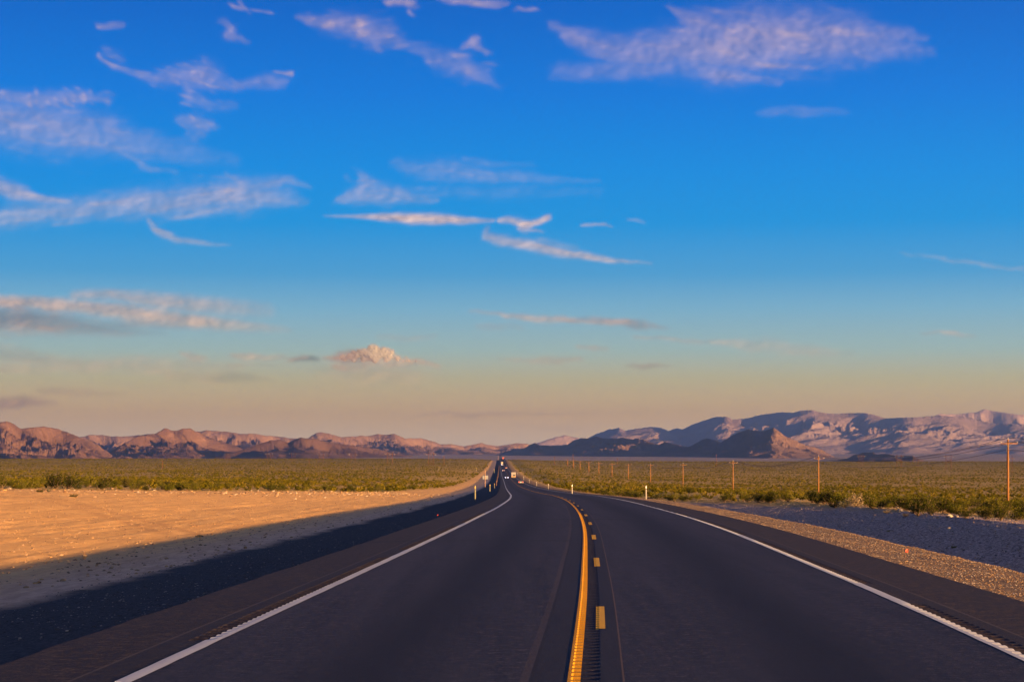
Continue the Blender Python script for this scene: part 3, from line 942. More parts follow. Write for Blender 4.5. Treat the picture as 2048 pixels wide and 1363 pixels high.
cloud([[(976, 455, 3, .25), (972, 474, 6, .42), (1010, 482, 8, .5), (1080, 494, 8, .55), (1160, 510, 6, .55), (1230, 521, 3.5, .45), (1300, 526, 2, .12)], [(1080, 482, 6, .2), (1150, 498, 5, .15)]], 'long tapering pinkish cloud streak below the curled puff', dist=42000, wisp=.25, warp=.45, streak=(90, 9), angle=9)
cloud([[(1163, 450, 1.6, .35), (1220, 448.5, 2, .4)]], 'short white cloud dash right of centre', dist=42000, wisp=.2)
cloud([[(1252, 439, 3, .22), (1296, 445, 2, .12)]], 'faint cloud scrap right of the short dash', dist=42000, wisp=.3)
cloud([[(1800, 503, 2, .06), (1880, 517, 3, .14), (1970, 530, 3, .18), (2080, 542, 3, .12)]], 'very thin slanting cloud line at the right edge', dist=43000, wisp=.2)
cloud([[(1520, 224, 5, .06), (1600, 222, 7, .12), (1700, 224, 5, .05)]], 'barely visible cloud smear in the right sky', dist=40000, wisp=.3)
cloud([[(-40, 601, 7, .5), (60, 604, 8, .5), (160, 612, 10, .48), (280, 628, 12, .48), (400, 642, 11, .45), (500, 652, 8, .25), (580, 660, 5, .08)], [(150, 592, 8, .25), (220, 588, 8, .32), (330, 604, 12, .36), (440, 612, 12, .30), (530, 620, 12, .12)]],
      'long peach-edged cloud band low on the left', CLOUD_LOW, dist=47000, wisp=.25, gain=1.35, warp=.5, streak=(140, 10), angle=5)
cloud([[(-40, 636, 22, .62), (60, 642, 20, .60), (150, 650, 14, .45), (240, 662, 8, .30), (330, 668, 5, .08)], [(160, 645, 7, .3), (250, 650, 8, .3), (330, 652, 6, .18), (420, 650, 4, .05)]],
      'soft grey cloud under the peach band at the left edge', CLOUD_GREY, dist=48500, wisp=.3, gain=1.2, warp=.5, streak=(120, 10), angle=4)
cloud([[(940, 622, 2, .15), (1000, 628, 4, .4), (1070, 637, 5, .5), (1150, 642, 5, .45)], [(1150, 641, 4, .3), (1260, 648, 5, .25)]], 'pink half of the long low streak right of centre', CLOUD_LOW, dist=48000, wisp=.25)
cloud([[(1120, 640, 3, .2), (1200, 641, 6, .5), (1280, 648, 6, .5), (1340, 656, 3, .15)]], 'grey end of the long low streak right of centre', CLOUD_GREY, dist=48700, wisp=.25)
cloud([[(950, 653, 4, .14), (985, 652, 5, .2), (1040, 655, 4, .1)], [(760, 674, 4, .12), (830, 674, 4, .18), (860, 674, 3, .1)]], 'pale smudges under the long low streak', CLOUD_LOW, dist=49000, wisp=.3)
cloud([[(1265, 674, 2.5, .25), (1330, 678, 3, .3), (1420, 682, 5, .28), (1520, 692, 9, .26), (1620, 702, 10, .26), (1700, 706, 6, .10)]], 'wide faint cream cloud low on the right', CLOUD_LOW, dist=50000, wisp=.35)
cloud([[(1845, 666, 2, .2), (1900, 668, 3, .36), (1960, 670, 2, .15)]], 'short cream dash low at the far right', CLOUD_LOW, dist=50000, wisp=.2)
cloud([[(1000, 721, 2.5, .2), (1080, 721, 4, .34), (1160, 717, 4, .3)]], 'flat cream strip right of the puffy cloud', CLOUD_LOW, dist=50500, wisp=.25)
cloud([[(1150, 694, 2, .3), (1180, 697, 4, .4), (1210, 695, 2, .2)]], 'little cream tuft above the flat strip', CLOUD_LOW, dist=50500, wisp=.25)
cloud([[(1258, 730, 2, .3), (1300, 732, 3.5, .45), (1338, 732, 2, .2)]], 'small grey-pink dash low right of centre', CLOUD_GREY, dist=50500, wisp=.2)
cloud([[(360, 709, 4, .35), (385, 714, 6, .45), (408, 716, 4, .3)]], 'small peach puff low on the left', CLOUD_LOW, dist=50500, wisp=.3)
cloud([[(465, 712, 3, .35), (500, 714, 5, .45), (570, 715, 3, .3)], [(460, 730, 3, .2), (570, 728, 2, .1)]], 'flat peach cloud left of the puffy cloud', CLOUD_LOW, dist=50500, wisp=.3)
cloud([[(582, 719, 3, .5), (604, 718, 5, .7), (632, 717, 3, .4)]], 'small grey cloud scrap beside the puffy cloud', CLOUD_GREY, dist=50700, wisp=.3)
cloud([[(-30, 700, 18, .15), (120, 728, 12, .14), (300, 730, 12, .12), (480, 735, 8, .06)], [(-30, 735, 8, .14), (200, 738, 5, .1)]], 'faint tan bands low on the left', CLOUD_LOW, dist=51500, wisp=.4, gain=2.2)
cloud([[(330, 754, 6, .16), (420, 755, 8, .22), (500, 757, 7, .2), (545, 758, 4, .08)]], 'faint mauve band below the small peach puff', CLOUD_LOW, dist=52500, wisp=.3, gain=1.2)
cloud([[(-30, 806, 9, .55), (50, 804, 9, .5), (110, 808, 5, .2)], [(80, 782, 6, .2), (180, 784, 5, .2), (260, 786, 4, .05)]], 'grey cloud bar just above the mountains at the far left', CLOUD_GREY, dist=54000, wisp=.25, gain=1.4)
cloud([[(810, 832, 1.6, .25), (900, 829, 2.5, .35), (1070, 827, 2, .25), (1300, 823, 1.6, .08)]], 'thin grey line of cloud low over the middle', CLOUD_GREY, dist=55000, wisp=.2)
cloud([[(880, 850, 5, .08), (1030, 851, 5, .14), (1140, 856, 6, .22), (1190, 860, 4, .08)]], 'faint pink cloud over the end of the road', CLOUD_LOW, dist=56000, wisp=.3)
cloud([[(640, 748, 14, .12), (740, 745, 16, .30), (820, 750, 14, .2), (880, 752, 8, .06)]], 'peach veil of virga hanging below the puffy cloud', CLOUD_LOW, dist=50500, wisp=.15)


def cumulus():
    rnd = random.Random(5)
    D0 = 49500.0
    blobs = [(747, 700, 12), (722, 706, 10), (734, 708, 11), (770, 703, 10), (783, 705, 8), (762, 709, 12), (745, 714, 14), (778, 713, 11), (795, 716, 8), (812, 714, 5), (712, 712, 10), (698, 714, 9),
             (684, 716, 8), (672, 717, 6), (657, 714, 5), (665, 716, 4), (690, 720, 7), (708, 721, 8), (727, 720, 9), (750, 722, 8), (772, 721, 8), (795, 721, 6), (815, 721, 6), (832, 722, 6), (848, 725, 5), (862, 728, 4), (874, 731, 3),
             (806, 722, 6), (823, 724, 5), (840, 727, 4), (855, 730, 3), (672, 731, 5), (684, 732, 4), (706, 705, 6)]
    k = D0 / F
    gx, gy = np.arange(640, 892, 0.9), np.arange(680, 742, 0.8)
    GX, GY = np.meshgrid(gx, gy)
    PX = GX + 1.6 * fbm(GX / 9, GY / 7, 3, 3)
    PY = GY + 1.6 * fbm(GX / 9, GY / 7, 3, 7)
    acc = np.zeros_like(GX)
    for i, (px, row, r) in enumerate(blobs):
        dy = PY - row
        dy = np.where(dy > 0, dy * 1.7, dy)                 # flat undersides
        f = 1 - ((PX - px) ** 2 + dy ** 2) / (r * 1.12) ** 2
        acc += (np.exp(-(1 - f) * 1.1) * r) ** 2
    acc = np.clip(acc ** 0.5 - 1.6, 0, None) * 0.9
    bil = np.abs(fbm(GX / 13, GY / 10, 3, 15)) * 2
    depth = acc * (0.42 + 0.12 * bil)
    cov = smooth(0.2, 7.0, acc + 1.6 * (bil - 0.5)) * 0.93
    FCg = grid_faces(*GX.shape)
    FCg = FCg[cov.ravel()[FCg].max(1) > 0.003]
    used, inv = np.unique(FCg, return_inverse=True)
    Vs, Fs, Cs = [], [], []
    for sgn in (-1, 1):                                     # near and far half of the same body
        Vg = np.stack([(GX - CX) * k, sgn * depth * k * 1.2, (HR - GY) * k], -1).reshape(-1, 3)[used]
        Vs.append(Vg)
        Fs.append(inv.reshape(-1, 4) + (len(used) if sgn > 0 else 0))
        Cs.append(cov.ravel()[used])
    m = raw_mesh('cumulus_cloud', np.concatenate(Vs), np.concatenate(Fs))
    attr(m, 'cover', np.concatenate(Cs))
    t = NT('cumulus_vapour')
    d = t.node('ShaderNodeBsdfDiffuse')
    d.inputs['Color'].default_value = (0.27, 0.29, 0.31, 1)
    tl = t.node('ShaderNodeBsdfTranslucent')
    tl.inputs['Color'].default_value = (0.46, 0.47, 0.46, 1)
    m0 = t.node('ShaderNodeMixShader')
    m0.inputs[0].default_value = 0.5
    t.l.new(d.outputs[0], m0.inputs[1])
    t.l.new(tl.outputs[0], m0.inputs[2])
    tp = t.node('ShaderNodeBsdfTransparent')
    mx = t.node('ShaderNodeMixShader')
    t.l.new(t.attr('cover'), mx.inputs[0])
    t.l.new(tp.outputs[0], mx.inputs[1])
    t.l.new(m0.outputs[0], mx.inputs[2])
    t.l.new(mx.outputs[0], t.out.inputs['Surface'])
    o = link('cloud', m, t.m, smooth_shade=True)
    o.location = (0, D0, CAMH)
    tag(o, 'puffy cream cumulus cloud with a grey left side, low left of centre', 'cloud', 'clouds in the evening sky')


cumulus()
cloud([[(640, 716, 3, .5), (680, 713, 7, .75), (715, 714, 10, .75), (735, 718, 8, .4), (745, 724, 5, .2)], [(664, 731, 3, .5), (690, 732, 4, .5), (725, 733, 3, .3)]],  # dark sheet added in front to put shade on the cumulus's left side
      'slate grey sheet standing in for shade on the puffy cumulus, left flank', CLOUD_GREY, dist=46500, wisp=.25)
cloud([[(735, 725, 6, .3), (780, 724, 7, .5), (830, 723, 6, .6), (882, 733, 3, .4)]], 'peach base trailing right from the puffy cumulus', CLOUD_LOW, dist=46400, wisp=.3)

# ------------------------------------------------------------------ scattering of uncountable things
def scatter(name, P3, scl, rotz, sources, idx=None, tilt=None):
    """one object: real instances of the source meshes on the given points"""
    n = len(P3)
    me = bpy.data.meshes.new(name)
    me.vertices.add(n)
    me.vertices.foreach_set('co', np.ascontiguousarray(P3, np.float32).ravel())
    rot = np.zeros((n, 3))
    rot[:, 2] = rotz
    if tilt is not None: rot[:, 0] = tilt
    attr(me, 'scl', scl if np.ndim(scl) == 2 else np.repeat(np.asarray(scl)[:, None], 3, 1), 'FLOAT_VECTOR')
    attr(me, 'rot', rot, 'FLOAT_VECTOR')
    a = me.attributes.new('idx', 'INT', 'POINT')
    a.data.foreach_set('value', np.ascontiguousarray(idx if idx is not None else np.random.RandomState(3).randint(0, len(sources), n), np.int32))
    o = link(name, me)
    ng = bpy.data.node_groups.new(name + '_scatter', 'GeometryNodeTree')
    ng.interface.new_socket('Geometry', in_out='INPUT', socket_type='NodeSocketGeometry')
    ng.interface.new_socket('Geometry', in_out='OUTPUT', socket_type='NodeSocketGeometry')
    N, L = ng.nodes, ng.links
    gi, go = N.new('NodeGroupInput'), N.new('NodeGroupOutput')
    iop = N.new('GeometryNodeInstanceOnPoints')
    m2p = N.new('GeometryNodeMeshToPoints')
    L.new(gi.outputs[0], m2p.inputs['Mesh'])
    L.new(m2p.outputs[0], iop.inputs['Points'])
    j = N.new('GeometryNodeJoinGeometry')
    for s in reversed(sources):
        oi = N.new('GeometryNodeObjectInfo')
        oi.inputs['Object'].default_value = s
        oi.inputs['As Instance'].default_value = True
        L.new(oi.outputs['Geometry'], j.inputs[0])
    L.new(j.outputs[0], iop.inputs['Instance'])
    iop.inputs['Pick Instance'].default_value = True

    def na(nm, tp):
        q = N.new('GeometryNodeInputNamedAttribute')
        q.data_type = tp
        q.inputs['Name'].default_value = nm
        return [s for s in q.outputs if s.enabled and s.name == 'Attribute'][0]
    L.new(na('idx', 'INT'), iop.inputs['Instance Index'])
    e2r = N.new('FunctionNodeEulerToRotation')
    L.new(na('rot', 'FLOAT_VECTOR'), e2r.inputs[0])
    L.new(e2r.outputs[0], iop.inputs['Rotation'])
    L.new(na('scl', 'FLOAT_VECTOR'), iop.inputs['Scale'])
    L.new(iop.outputs[0], go.inputs[0])
    md = o.modifiers.new('scatter', 'NODES')
    md.node_group = ng
    tag(o, kind='stuff')
    return o


def loose(name, me):
    """a source object that is not linked into the scene"""
    return bpy.data.objects.new(name, me)


def leaf_material(name, c1, c2, c3):
    t = NT(name)
    oi = t.node('ShaderNodeObjectInfo')
    n = t.noise(3.0, 3, 0.6, t.coords())
    f = t.math('ADD', t.math('MULTIPLY', n, 0.65), t.math('MULTIPLY', oi.outputs['Random'], 0.35))
    c = t.ramp(f, [(0.25, c1), (0.5, c2), (0.72, c3)])
    d = t.node('ShaderNodeBsdfDiffuse')
    t.l.new(c, d.inputs['Color'])
    tl = t.node('ShaderNodeBsdfTranslucent')
    t.l.new(c, tl.inputs['Color'])
    mx = t.node('ShaderNodeMixShader')
    mx.inputs[0].default_value = 0.3
    t.l.new(d.outputs[0], mx.inputs[1])
    t.l.new(tl.outputs[0], mx.inputs[2])
    t.l.new(mx.outputs[0], t.out.inputs['Surface'])
    return t.m


LEAF = leaf_material('creosote_leaves', (0.016, 0.022, 0.004), (0.055, 0.060, 0.006), (0.12, 0.112, 0.014))
LEAF_DARK = leaf_material('dark_creosote_leaves', (0.010, 0.014, 0.004), (0.028, 0.032, 0.006), (0.060, 0.055, 0.010))
LEAF_FAR = leaf_material('scrub_leaves', (0.030, 0.033, 0.004), (0.085, 0.078, 0.006), (0.19, 0.145, 0.020))
LEAF_DRY = leaf_material('dry_straw_leaves', (0.13, 0.10, 0.06), (0.20, 0.16, 0.10), (0.28, 0.23, 0.14))
LEAF_GREY = leaf_material('grey_sage_leaves', (0.06, 0.062, 0.042), (0.10, 0.10, 0.065), (0.14, 0.13, 0.085))
STEM = simple('bush_stems', (0.12, 0.085, 0.06), 0.9, 0.05)


def bush_meshes(seed, leaves=520, leaf=0.045, n_stems=22, h=1.3, spread=0.95, up=1.0):
    """vase of crooked stems, leaf sprays in clumps around their upper parts"""
    r = random.Random(seed)
    mb = MB()
    tips = []
    for i in range(n_stems):
        a = r.uniform(0, 2 * math.pi)
        lean = r.uniform(0.1, 1.0) ** 0.7 * spread
        hh = h * r.uniform(0.55, 1.0) * (1 - 0.28 * (lean / spread) ** 2) * up
        pts = []
        for q in np.linspace(0, 1, 5):
            rad = lean * h * 0.62 * q ** 0.85
            pts.append((math.cos(a + 0.3 * q) * rad + r.uniform(-.03, .03), math.sin(a + 0.3 * q) * rad + r.uniform(-.03, .03), hh * q))
        mb.tube(pts, [0.018, 0.014, 0.010, 0.007, 0.004], 3, cap=False)
        tips.append(pts)
    stems = bpy.data.meshes.new('stems')
    stems.from_pydata(mb.v, [], mb.f)
    V, FC = [], []
    clumps = []
    for pts in tips:
        for q in (0.45, 0.62, 0.8, 0.97):
            k = q * 4
            i = min(3, int(k))
            p = Vector(pts[i]).lerp(Vector(pts[i + 1]), k - i)
            clumps.append((p, r.uniform(0.09, 0.19) * h / 1.3))
    for i in range(leaves):
        p, rad = r.choice(clumps)
        c = p + Vector((r.gauss(0, 1), r.gauss(0, 1), r.gauss(0, 0.8))) * rad * 0.62
        if c.z < 0.02: c.z = r.uniform(0.02, 0.25)
        n = Vector((r.gauss(0, 1), r.gauss(0, 1), r.gauss(0.3, 0.8))).normalized()
        a = n.orthogonal().normalized()
        b = n.cross(a)
        s1, s2 = leaf * r.uniform(0.7, 1.4), leaf * r.uniform(0.4, 0.8)
        k = len(V)
        V += [c - a * s1, c - b * s2, c + a * s1, c + b * s2]
        FC.append((k, k + 1, k + 2, k + 3))
    fol = bpy.data.meshes.new('foliage')
    fol.from_pydata([tuple(v) for v in V], [], FC)
    return stems, fol


NEAR_BUSH = [bush_meshes(100 + i, 850, 0.05, 24, 1.3, r_, u_) for i, (r_, u_) in enumerate([(0.95, 1.0), (1.15, 0.9), (0.8, 1.1), (1.3, 0.8), (1.0, 1.0), (1.1, 0.95)])]
for s_, f_ in NEAR_BUSH:
    s_.materials.append(STEM)
    f_.materials.append(LEAF)
FAR_SRC = []
for i in range(6):
    s_, f_ = bush_meshes(300 + i, 110, 0.15, 8, 1.15, [0.95, 1.2, 1.0, 1.35, 0.9, 1.1][i])
    f_.materials.append(LEAF_FAR)
    FAR_SRC.append(loose('scrub_source', f_))
DRY_SRC = []
for i in range(3):
    s_, f_ = bush_meshes(400 + i, 120, 0.10, 10, 0.7, 1.3)
    f_.materials.append([LEAF_DRY, LEAF_GREY, LEAF_DRY][i])
    DRY_SRC.append(loose('dry_scrub_source', f_))

# candidate bushes: density falls with distance so each still covers about a pixel
rs = np.random.RandomState(11)
pts = []
for y0, y1, area in ((60, 400, 12), (400, 900, 16), (900, 1600, 27), (1600, 2700, 50), (2700, 4500, 95)):
    n = int(0.29 * 2 * (y1 * y1 - y0 * y0) / 2 / area)
    y = np.sqrt(rs.uniform(y0 * y0, y1 * y1, n))
    x = rs.uniform(-0.29, 0.29, n) * y
    pts.append(np.stack([x, y], 1))
# margin to the right and left of the frame so shadows and side views stay right
n = 1500
y = rs.uniform(20, 420, n)
x = np.sign(rs.uniform(-1, 1, n)) * (0.29 * y + rs.uniform(0, 60, n))
pts.append(np.stack([x, y], 1))
pts = np.concatenate(pts)
u = pts[:, 0] - road_x(pts[:, 1])
edge = np.where(u < 0, LEFT_EDGE(pts[:, 1]), RIGHT_EDGE(pts[:, 1]))
beyond = np.abs(u) - edge + 1.5 * pn(pts[:, 0] / 9, pts[:, 1] / 25, 2)
dn = fbm(pts[:, 0] / 60, pts[:, 1] / 110, 3, 71)
keep = (beyond > 0) & (rs.uniform(0, 1, len(pts)) < np.clip(0.75 + 1.6 * dn, 0.12, 1) * np.where(beyond < 9, 0.6, 1))
pts, beyond, u = pts[keep], beyond[keep], u[keep]
first = np.clip(1 - beyond / 4, 0, 1)
size = rs.uniform(0.34, 0.86, len(pts)) * (1 + 0.55 * first) * np.clip(1 + 0.4 * fbm(pts[:, 0] / 40, pts[:, 1] / 60, 2, 81), .7, 1.4)
size *= np.interp(pts[:, 1], [0, 1600, 2700, 4500], [1, 1.05, 1.25, 1.5])
Z = ground_z(pts[:, 0], pts[:, 1])
# extra row of larger bushes growing right at the two edges
ex = []
for sgn, EF, y0, y1, n in ((-1, LEFT_EDGE, 205, 900, 95), (1, RIGHT_EDGE, 120, 900, 150)):
    yy = np.exp(rs.uniform(math.log(y0), math.log(y1), n))
    uu = sgn * (EF(yy) + np.abs(rs.normal(0, 1.0, n)) * 1.6 + 0.3)
    xx = uu + road_x(yy)
    ex.append(np.stack([xx, yy], 1))
ex = np.concatenate(ex)
es = rs.uniform(0.5, 1.25, len(ex)) * np.interp(ex[:, 1], [120, 250], [1.0, 1.0])
pts = np.concatenate([pts, ex])
size = np.concatenate([size, es])
Z = np.concatenate([Z, ground_z(ex[:, 0], ex[:, 1])])
inview = np.abs(pts[:, 0]) < 0.262 * pts[:, 1]
app = np.where(inview, size / pts[:, 1], 0)
order = np.argsort(-app)
ind = order[:268]
rest = order[268:]
rz = rs.uniform(0, 6.28, len(pts))
FAR_LEN = len(rest)
scatter('desert_scrub', np.stack([pts[rest, 0], pts[rest, 1], Z[rest] - 0.03], 1), np.stack([size[rest] * 1.15, size[rest] * 1.15, size[rest]], 1), rz[rest], FAR_SRC + DRY_SRC[1:2],
        np.where(rs.uniform(0, 1, FAR_LEN) < 0.93, rs.randint(0, 6, FAR_LEN), 6))

bush_protos = []


_fcache = {}
LEAF_DARK_F = LEAF_DARK


def make_bush(x, y, s, rot, variant, label, leafmat=None, name='creosote_bush', cat='bush', group=None, zs=1.0):
    st, fo = NEAR_BUSH[variant]
    if leafmat:
        if (variant, leafmat.name) not in _fcache:
            fo = fo.copy()
            fo.materials.clear()
            fo.materials.append(leafmat)
            _fcache[(variant, leafmat.name)] = fo
        fo = _fcache[(variant, leafmat.name)]
    root = link(name, st)
    root.location = (x, y, float(ground_z(x, y)) - 0.04)
    root.rotation_euler = (0, 0, rot)
    root.scale = (s * 1.1, s * 1.1, s * zs)
    f = link('foliage', fo)
    f.parent = root
    tag(root, label, cat, group)
    return root


GL, GR = 'creosote bushes along the left edge of the scrub plain', 'creosote bushes along the right edge of the scrub plain'
ORD = ['first', 'second', 'third', 'fourth', 'fifth', 'sixth', 'seventh', 'eighth', 'ninth', 'tenth', 'eleventh', 'twelfth', 'thirteenth', 'fourteenth', 'fifteenth', 'sixteenth', 'seventeenth', 'eighteenth',
       'nineteenth', 'twentieth']
PLACES = [(0, 60, 'at the left edge'), (60, 160, 'beside the big dark bush'), (160, 240, 'under the left massif'), (240, 330, 'left of the short lone pole'), (330, 400, 'under the double peak'),
          (400, 500, 'right of the double peak'), (500, 590, 'under the dark brown hills'), (590, 680, 'under the middle of the brown hills'), (680, 760, 'below the three left H-frames'), (760, 850, 'left of the three-legged structure'),
          (850, 900, 'near the out-lying marker post'), (900, 1010, 'beside the bare sand tongue'), (1010, 1100, 'beside the far right verge'), (1100, 1170, 'behind the second right post'), (1170, 1240, 'left of the nearest right post'),
          (1240, 1290, 'just left of the nearest right post'), (1290, 1335, 'just right of the nearest right post'), (1335, 1400, 'around the fourth power pole'), (1400, 1440, 'left of the third power pole'),
          (1440, 1500, 'around the third power pole'), (1500, 1560, 'right of the third power pole'), (1560, 1610, 'left of the second power pole'), (1610, 1665, 'around the second power pole'), (1665, 1720, 'left of the straw shrub'),
          (1720, 1770, 'right of the straw shrub'), (1770, 1820, 'behind the white rocks'), (1820, 1870, 'by the large dark bush'), (1870, 1930, 'right of the large dark bush'), (1930, 1990, 'left of the nearest power pole'), (1990, 2060, 'around the nearest power pole')]
cnt = {}
for i in sorted(ind, key=lambda q: pts[q, 0] / pts[q, 1]):
    px_ = CX + F * pts[i, 0] / pts[i, 1]
    hp_ = size[i] * 1.15 / pts[i, 1] * F
    left = pts[i, 0] < road_x(pts[i, 1])
    row_ = 'front-row' if (abs(pts[i, 0] - road_x(pts[i, 1])) - (LEFT_EDGE(pts[i, 1]) if left else RIGHT_EDGE(pts[i, 1]))) < 3 else 'farther-back'
    sz_ = 'tall' if hp_ > 24 else ('low' if hp_ < 16 else 'middling')
    pl_ = next(p_[2] for p_ in PLACES if px_ < p_[1] or p_ is PLACES[-1])
    key = (sz_, row_, pl_)
    cnt[key] = cnt.get(key, 0) + 1
    n_ = cnt[key]
    make_bush(pts[i, 0], pts[i, 1], size[i], rz[i], int(rs.randint(0, 6)),
              '%s %s olive creosote bush %s, %s from left' % (sz_, row_, pl_, ORD[min(n_, 20) - 1]), LEAF_DARK_F if rs.uniform() < 0.16 else None, group=GL if left else GR)

# bushes the photograph singles out: (column, row of the foot, height in photo pixels, label, leaves, variant)
for px, row, hp, lab, lm, va, nm, ct in [
    (112, 978, 30, 'big dark round creosote bush, largest at the left edge of the plain', None, 0, 'creosote_bush', 'bush'),
    (137, 977, 28, 'open yellow-green bush touching the big dark bush on the left', None, 1, 'creosote_bush', 'bush'),
    (4, 977, 26, 'creosote bush cut by the left edge of the picture', None, 2, 'creosote_bush', 'bush'),
    (82, 985, 10, 'small green bush on the stones in front of the big dark bush', None, 3, 'creosote_bush', 'bush'),
    (98, 984, 8, 'small pale grey shrub right beside the small green bush', LEAF_GREY, 4, 'sage_shrub', 'shrub'),
    (148, 995, 11, 'lone little green bush standing out on the bare sand', None, 3, 'creosote_bush', 'bush'),
    (42, 974, 10, 'low dry brown shrub on the bare mound at far left', LEAF_DRY, 3, 'dry_shrub', 'shrub'),
    (177, 974, 26, 'upright bush right of the yellow-green bush on the left', None, 4, 'creosote_bush', 'bush'),
    (212, 973, 25, 'dark-hearted bush with a shadow on the sand, left side', None, 5, 'creosote_bush', 'bush'),
    (250, 974, 18, 'rounded bush between the dark-hearted bush and the white stone', None, 0, 'creosote_bush', 'bush'),
    (1714, 1012, 27, 'pale straw-coloured dry shrub among green bushes on the right', LEAF_DRY, 1, 'dry_shrub', 'shrub'),
    (1690, 1014, 18, 'grey-green sage shrub at the left foot of the straw-coloured shrub', LEAF_GREY, 3, 'sage_shrub', 'shrub'),
    (1671, 1015, 14, 'low dark bush just left of the sage shrub on the right', None, 3, 'creosote_bush', 'bush'),
    (1745, 1018, 22, 'round green bush just right of the straw-coloured shrub', None, 0, 'creosote_bush', 'bush'),
    (1790, 1014, 20, 'loose green bush right of the round green bush', None, 1, 'creosote_bush', 'bush'),
    (1836, 1031, 32, 'large dark green bush left of the nearest power pole', None, 5, 'creosote_bush', 'bush'),
    (1862, 1030, 16, 'smaller bush leaning on the large dark green bush', None, 2, 'creosote_bush', 'bush'),
    (1812, 1032, 9, 'small straw tuft left of the large dark green bush', LEAF_DRY, 3, 'dry_shrub', 'shrub'),
    (1774, 1026, 9, 'small straw tuft on the shaded gravel below the round green bush', LEAF_DRY, 3, 'dry_shrub', 'shrub'),
    (1932, 1036, 24, 'broad bush below and left of the nearest power pole', None, 1, 'creosote_bush', 'bush'),
    (1972, 1038, 27, 'dense dark bush left of the foot of the nearest power pole', None, 5, 'creosote_bush', 'bush'),
    (2002, 1040, 26, 'dense bush in front of the foot of the nearest power pole', None, 0, 'creosote_bush', 'bush'),
    (2036, 1040, 25, 'bush cut by the right edge of the picture', None, 3, 'creosote_bush', 'bush'),
    (1577, 1003, 21, 'tall bush near the second power pole, left of it', None, 4, 'creosote_bush', 'bush'),
    (1511, 996, 14, 'dark low bush at the edge of the shaded gravel', None, 3, 'creosote_bush', 'bush'),
    (1371, 1002, 5, 'tiny green tuft alone on the shaded gravel, farther one', None, 3, 'weed_tuft', 'weed'),
    (1778, 1062, 5, 'tiny green tuft alone on the shaded gravel, middle one', None, 3, 'weed_tuft', 'weed'),
    (1906, 1096, 8, 'tiny green tuft alone on the shaded gravel, nearest one', None, 3, 'weed_tuft', 'weed'),
    (905, 992, 3, 'tiny weed in the shade left of the road', None, 3, 'weed_tuft', 'weed'),
]:
    x, y = pick(px, row)
    hgt = hp * y / F
    make_bush(x, y, hgt / 1.12, px * 1.7, va, lab, LEAF_DARK if (lm is None and 'dark' in lab) else lm, nm, ct)

# ------------------------------------------------------------------ stones
STONE = simple('pale_stone', (0.20, 0.14, 0.09), 0.95, 0.05, var=0.25, scale=4)
STONE_S = simple('sand_clod', (0.26, 0.17, 0.085), 0.98, 0.02, var=0.2, scale=4)
STONE_W = simple('white_stone', (0.27, 0.225, 0.175), 0.9, 0.05, var=0.15, scale=4)
STONE_D = simple('dark_gravel_stone', (0.05, 0.05, 0.055), 0.9, 0.1, var=0.4, scale=20)
STONE_G = simple('grey_gravel_stone', (0.20, 0.175, 0.16), 0.9, 0.1, var=0.4, scale=20)
STONE_B = simple('brown_gravel_stone', (0.13, 0.08, 0.048), 0.9, 0.1, var=0.4, scale=20)


def stone_mesh(seed, mat):
    r = random.Random(seed)
    bm = bmesh.new()
    bmesh.ops.create_icosphere(bm, subdivisions=1, radius=1)
    for v in bm.verts:
        v.co *= r.uniform(0.72, 1.2)
        v.co.z *= 0.62
        v.co.x *= 1.15
    m = bpy.data.meshes.new('stone')
    bm.to_mesh(m)
    bm.free()
    m.materials.append(mat)
    return m


def stones(name, n, y0, y1, urange, size, mats, mixw=None, inner=True, power=1.0):
    rr = np.random.RandomState(len(name) + n)
    y = np.exp(rr.uniform(math.log(y0), math.log(y1), n))
    uu = rr.uniform(urange[0], urange[1], n)
    x = uu + road_x(y)
    ok = (np.abs(x) < 0.275 * y + 2)
    x, y = x[ok], y[ok]
    s = size[0] + (size[1] - size[0]) * rr.uniform(0, 1, len(x)) ** 4
    z = ground_z(x, y, fine=True) + s * 0.15
    src = [loose('stone_source', stone_mesh(i + n, m)) for i, m in enumerate(mats)]
    scatter(name, np.stack([x, y, z], 1), s, rr.uniform(0, 6.28, len(x)), src)


stones('sand_pebbles', 26000, 45, 420, (-75, -10.8), (0.010, 0.07), [STONE, STONE, STONE_S, STONE_B])
stones('gravel_on_left_verge', 9000, 22, 200, (-10.8, -5.35), (0.008, 0.024), [STONE_D, STONE_D, STONE_D, STONE_D, STONE_G])
stones('gravel_on_right_verge', 30000, 22, 200, (5.6, 8.4), (0.007, 0.018), [STONE_B, STONE_B, STONE_G, STONE])
stones('gravel_in_right_ditch', 30000, 70, 330, (12, 38), (0.012, 0.07), [STONE_G, STONE_G, STONE, STONE_D])
stones('grit_on_shoulder', 420, 16, 90, (-5.3, -4.1), (0.006, 0.022), [STONE_B, STONE])

# stony spoil beside the first bushes on the left
rr = np.random.RandomState(91)
y = rr.uniform(170, 420, 3400)
ue = -(LEFT_EDGE(y) - rr.normal(4, 5, 3400) * np.interp(y, [170, 420], [1.6, .7]))
x = ue + road_x(y)
s = 0.03 + 0.20 * rr.uniform(0, 1, 3400) ** 7
scatter('broken_rock', np.stack([x, y, ground_z(x, y, True) + s * .2], 1), s, rr.uniform(0, 6.28, 3400), [loose('stone_source', stone_mesh(700 + i, m)) for i, m in enumerate([STONE, STONE_S, STONE_W, STONE_B])])

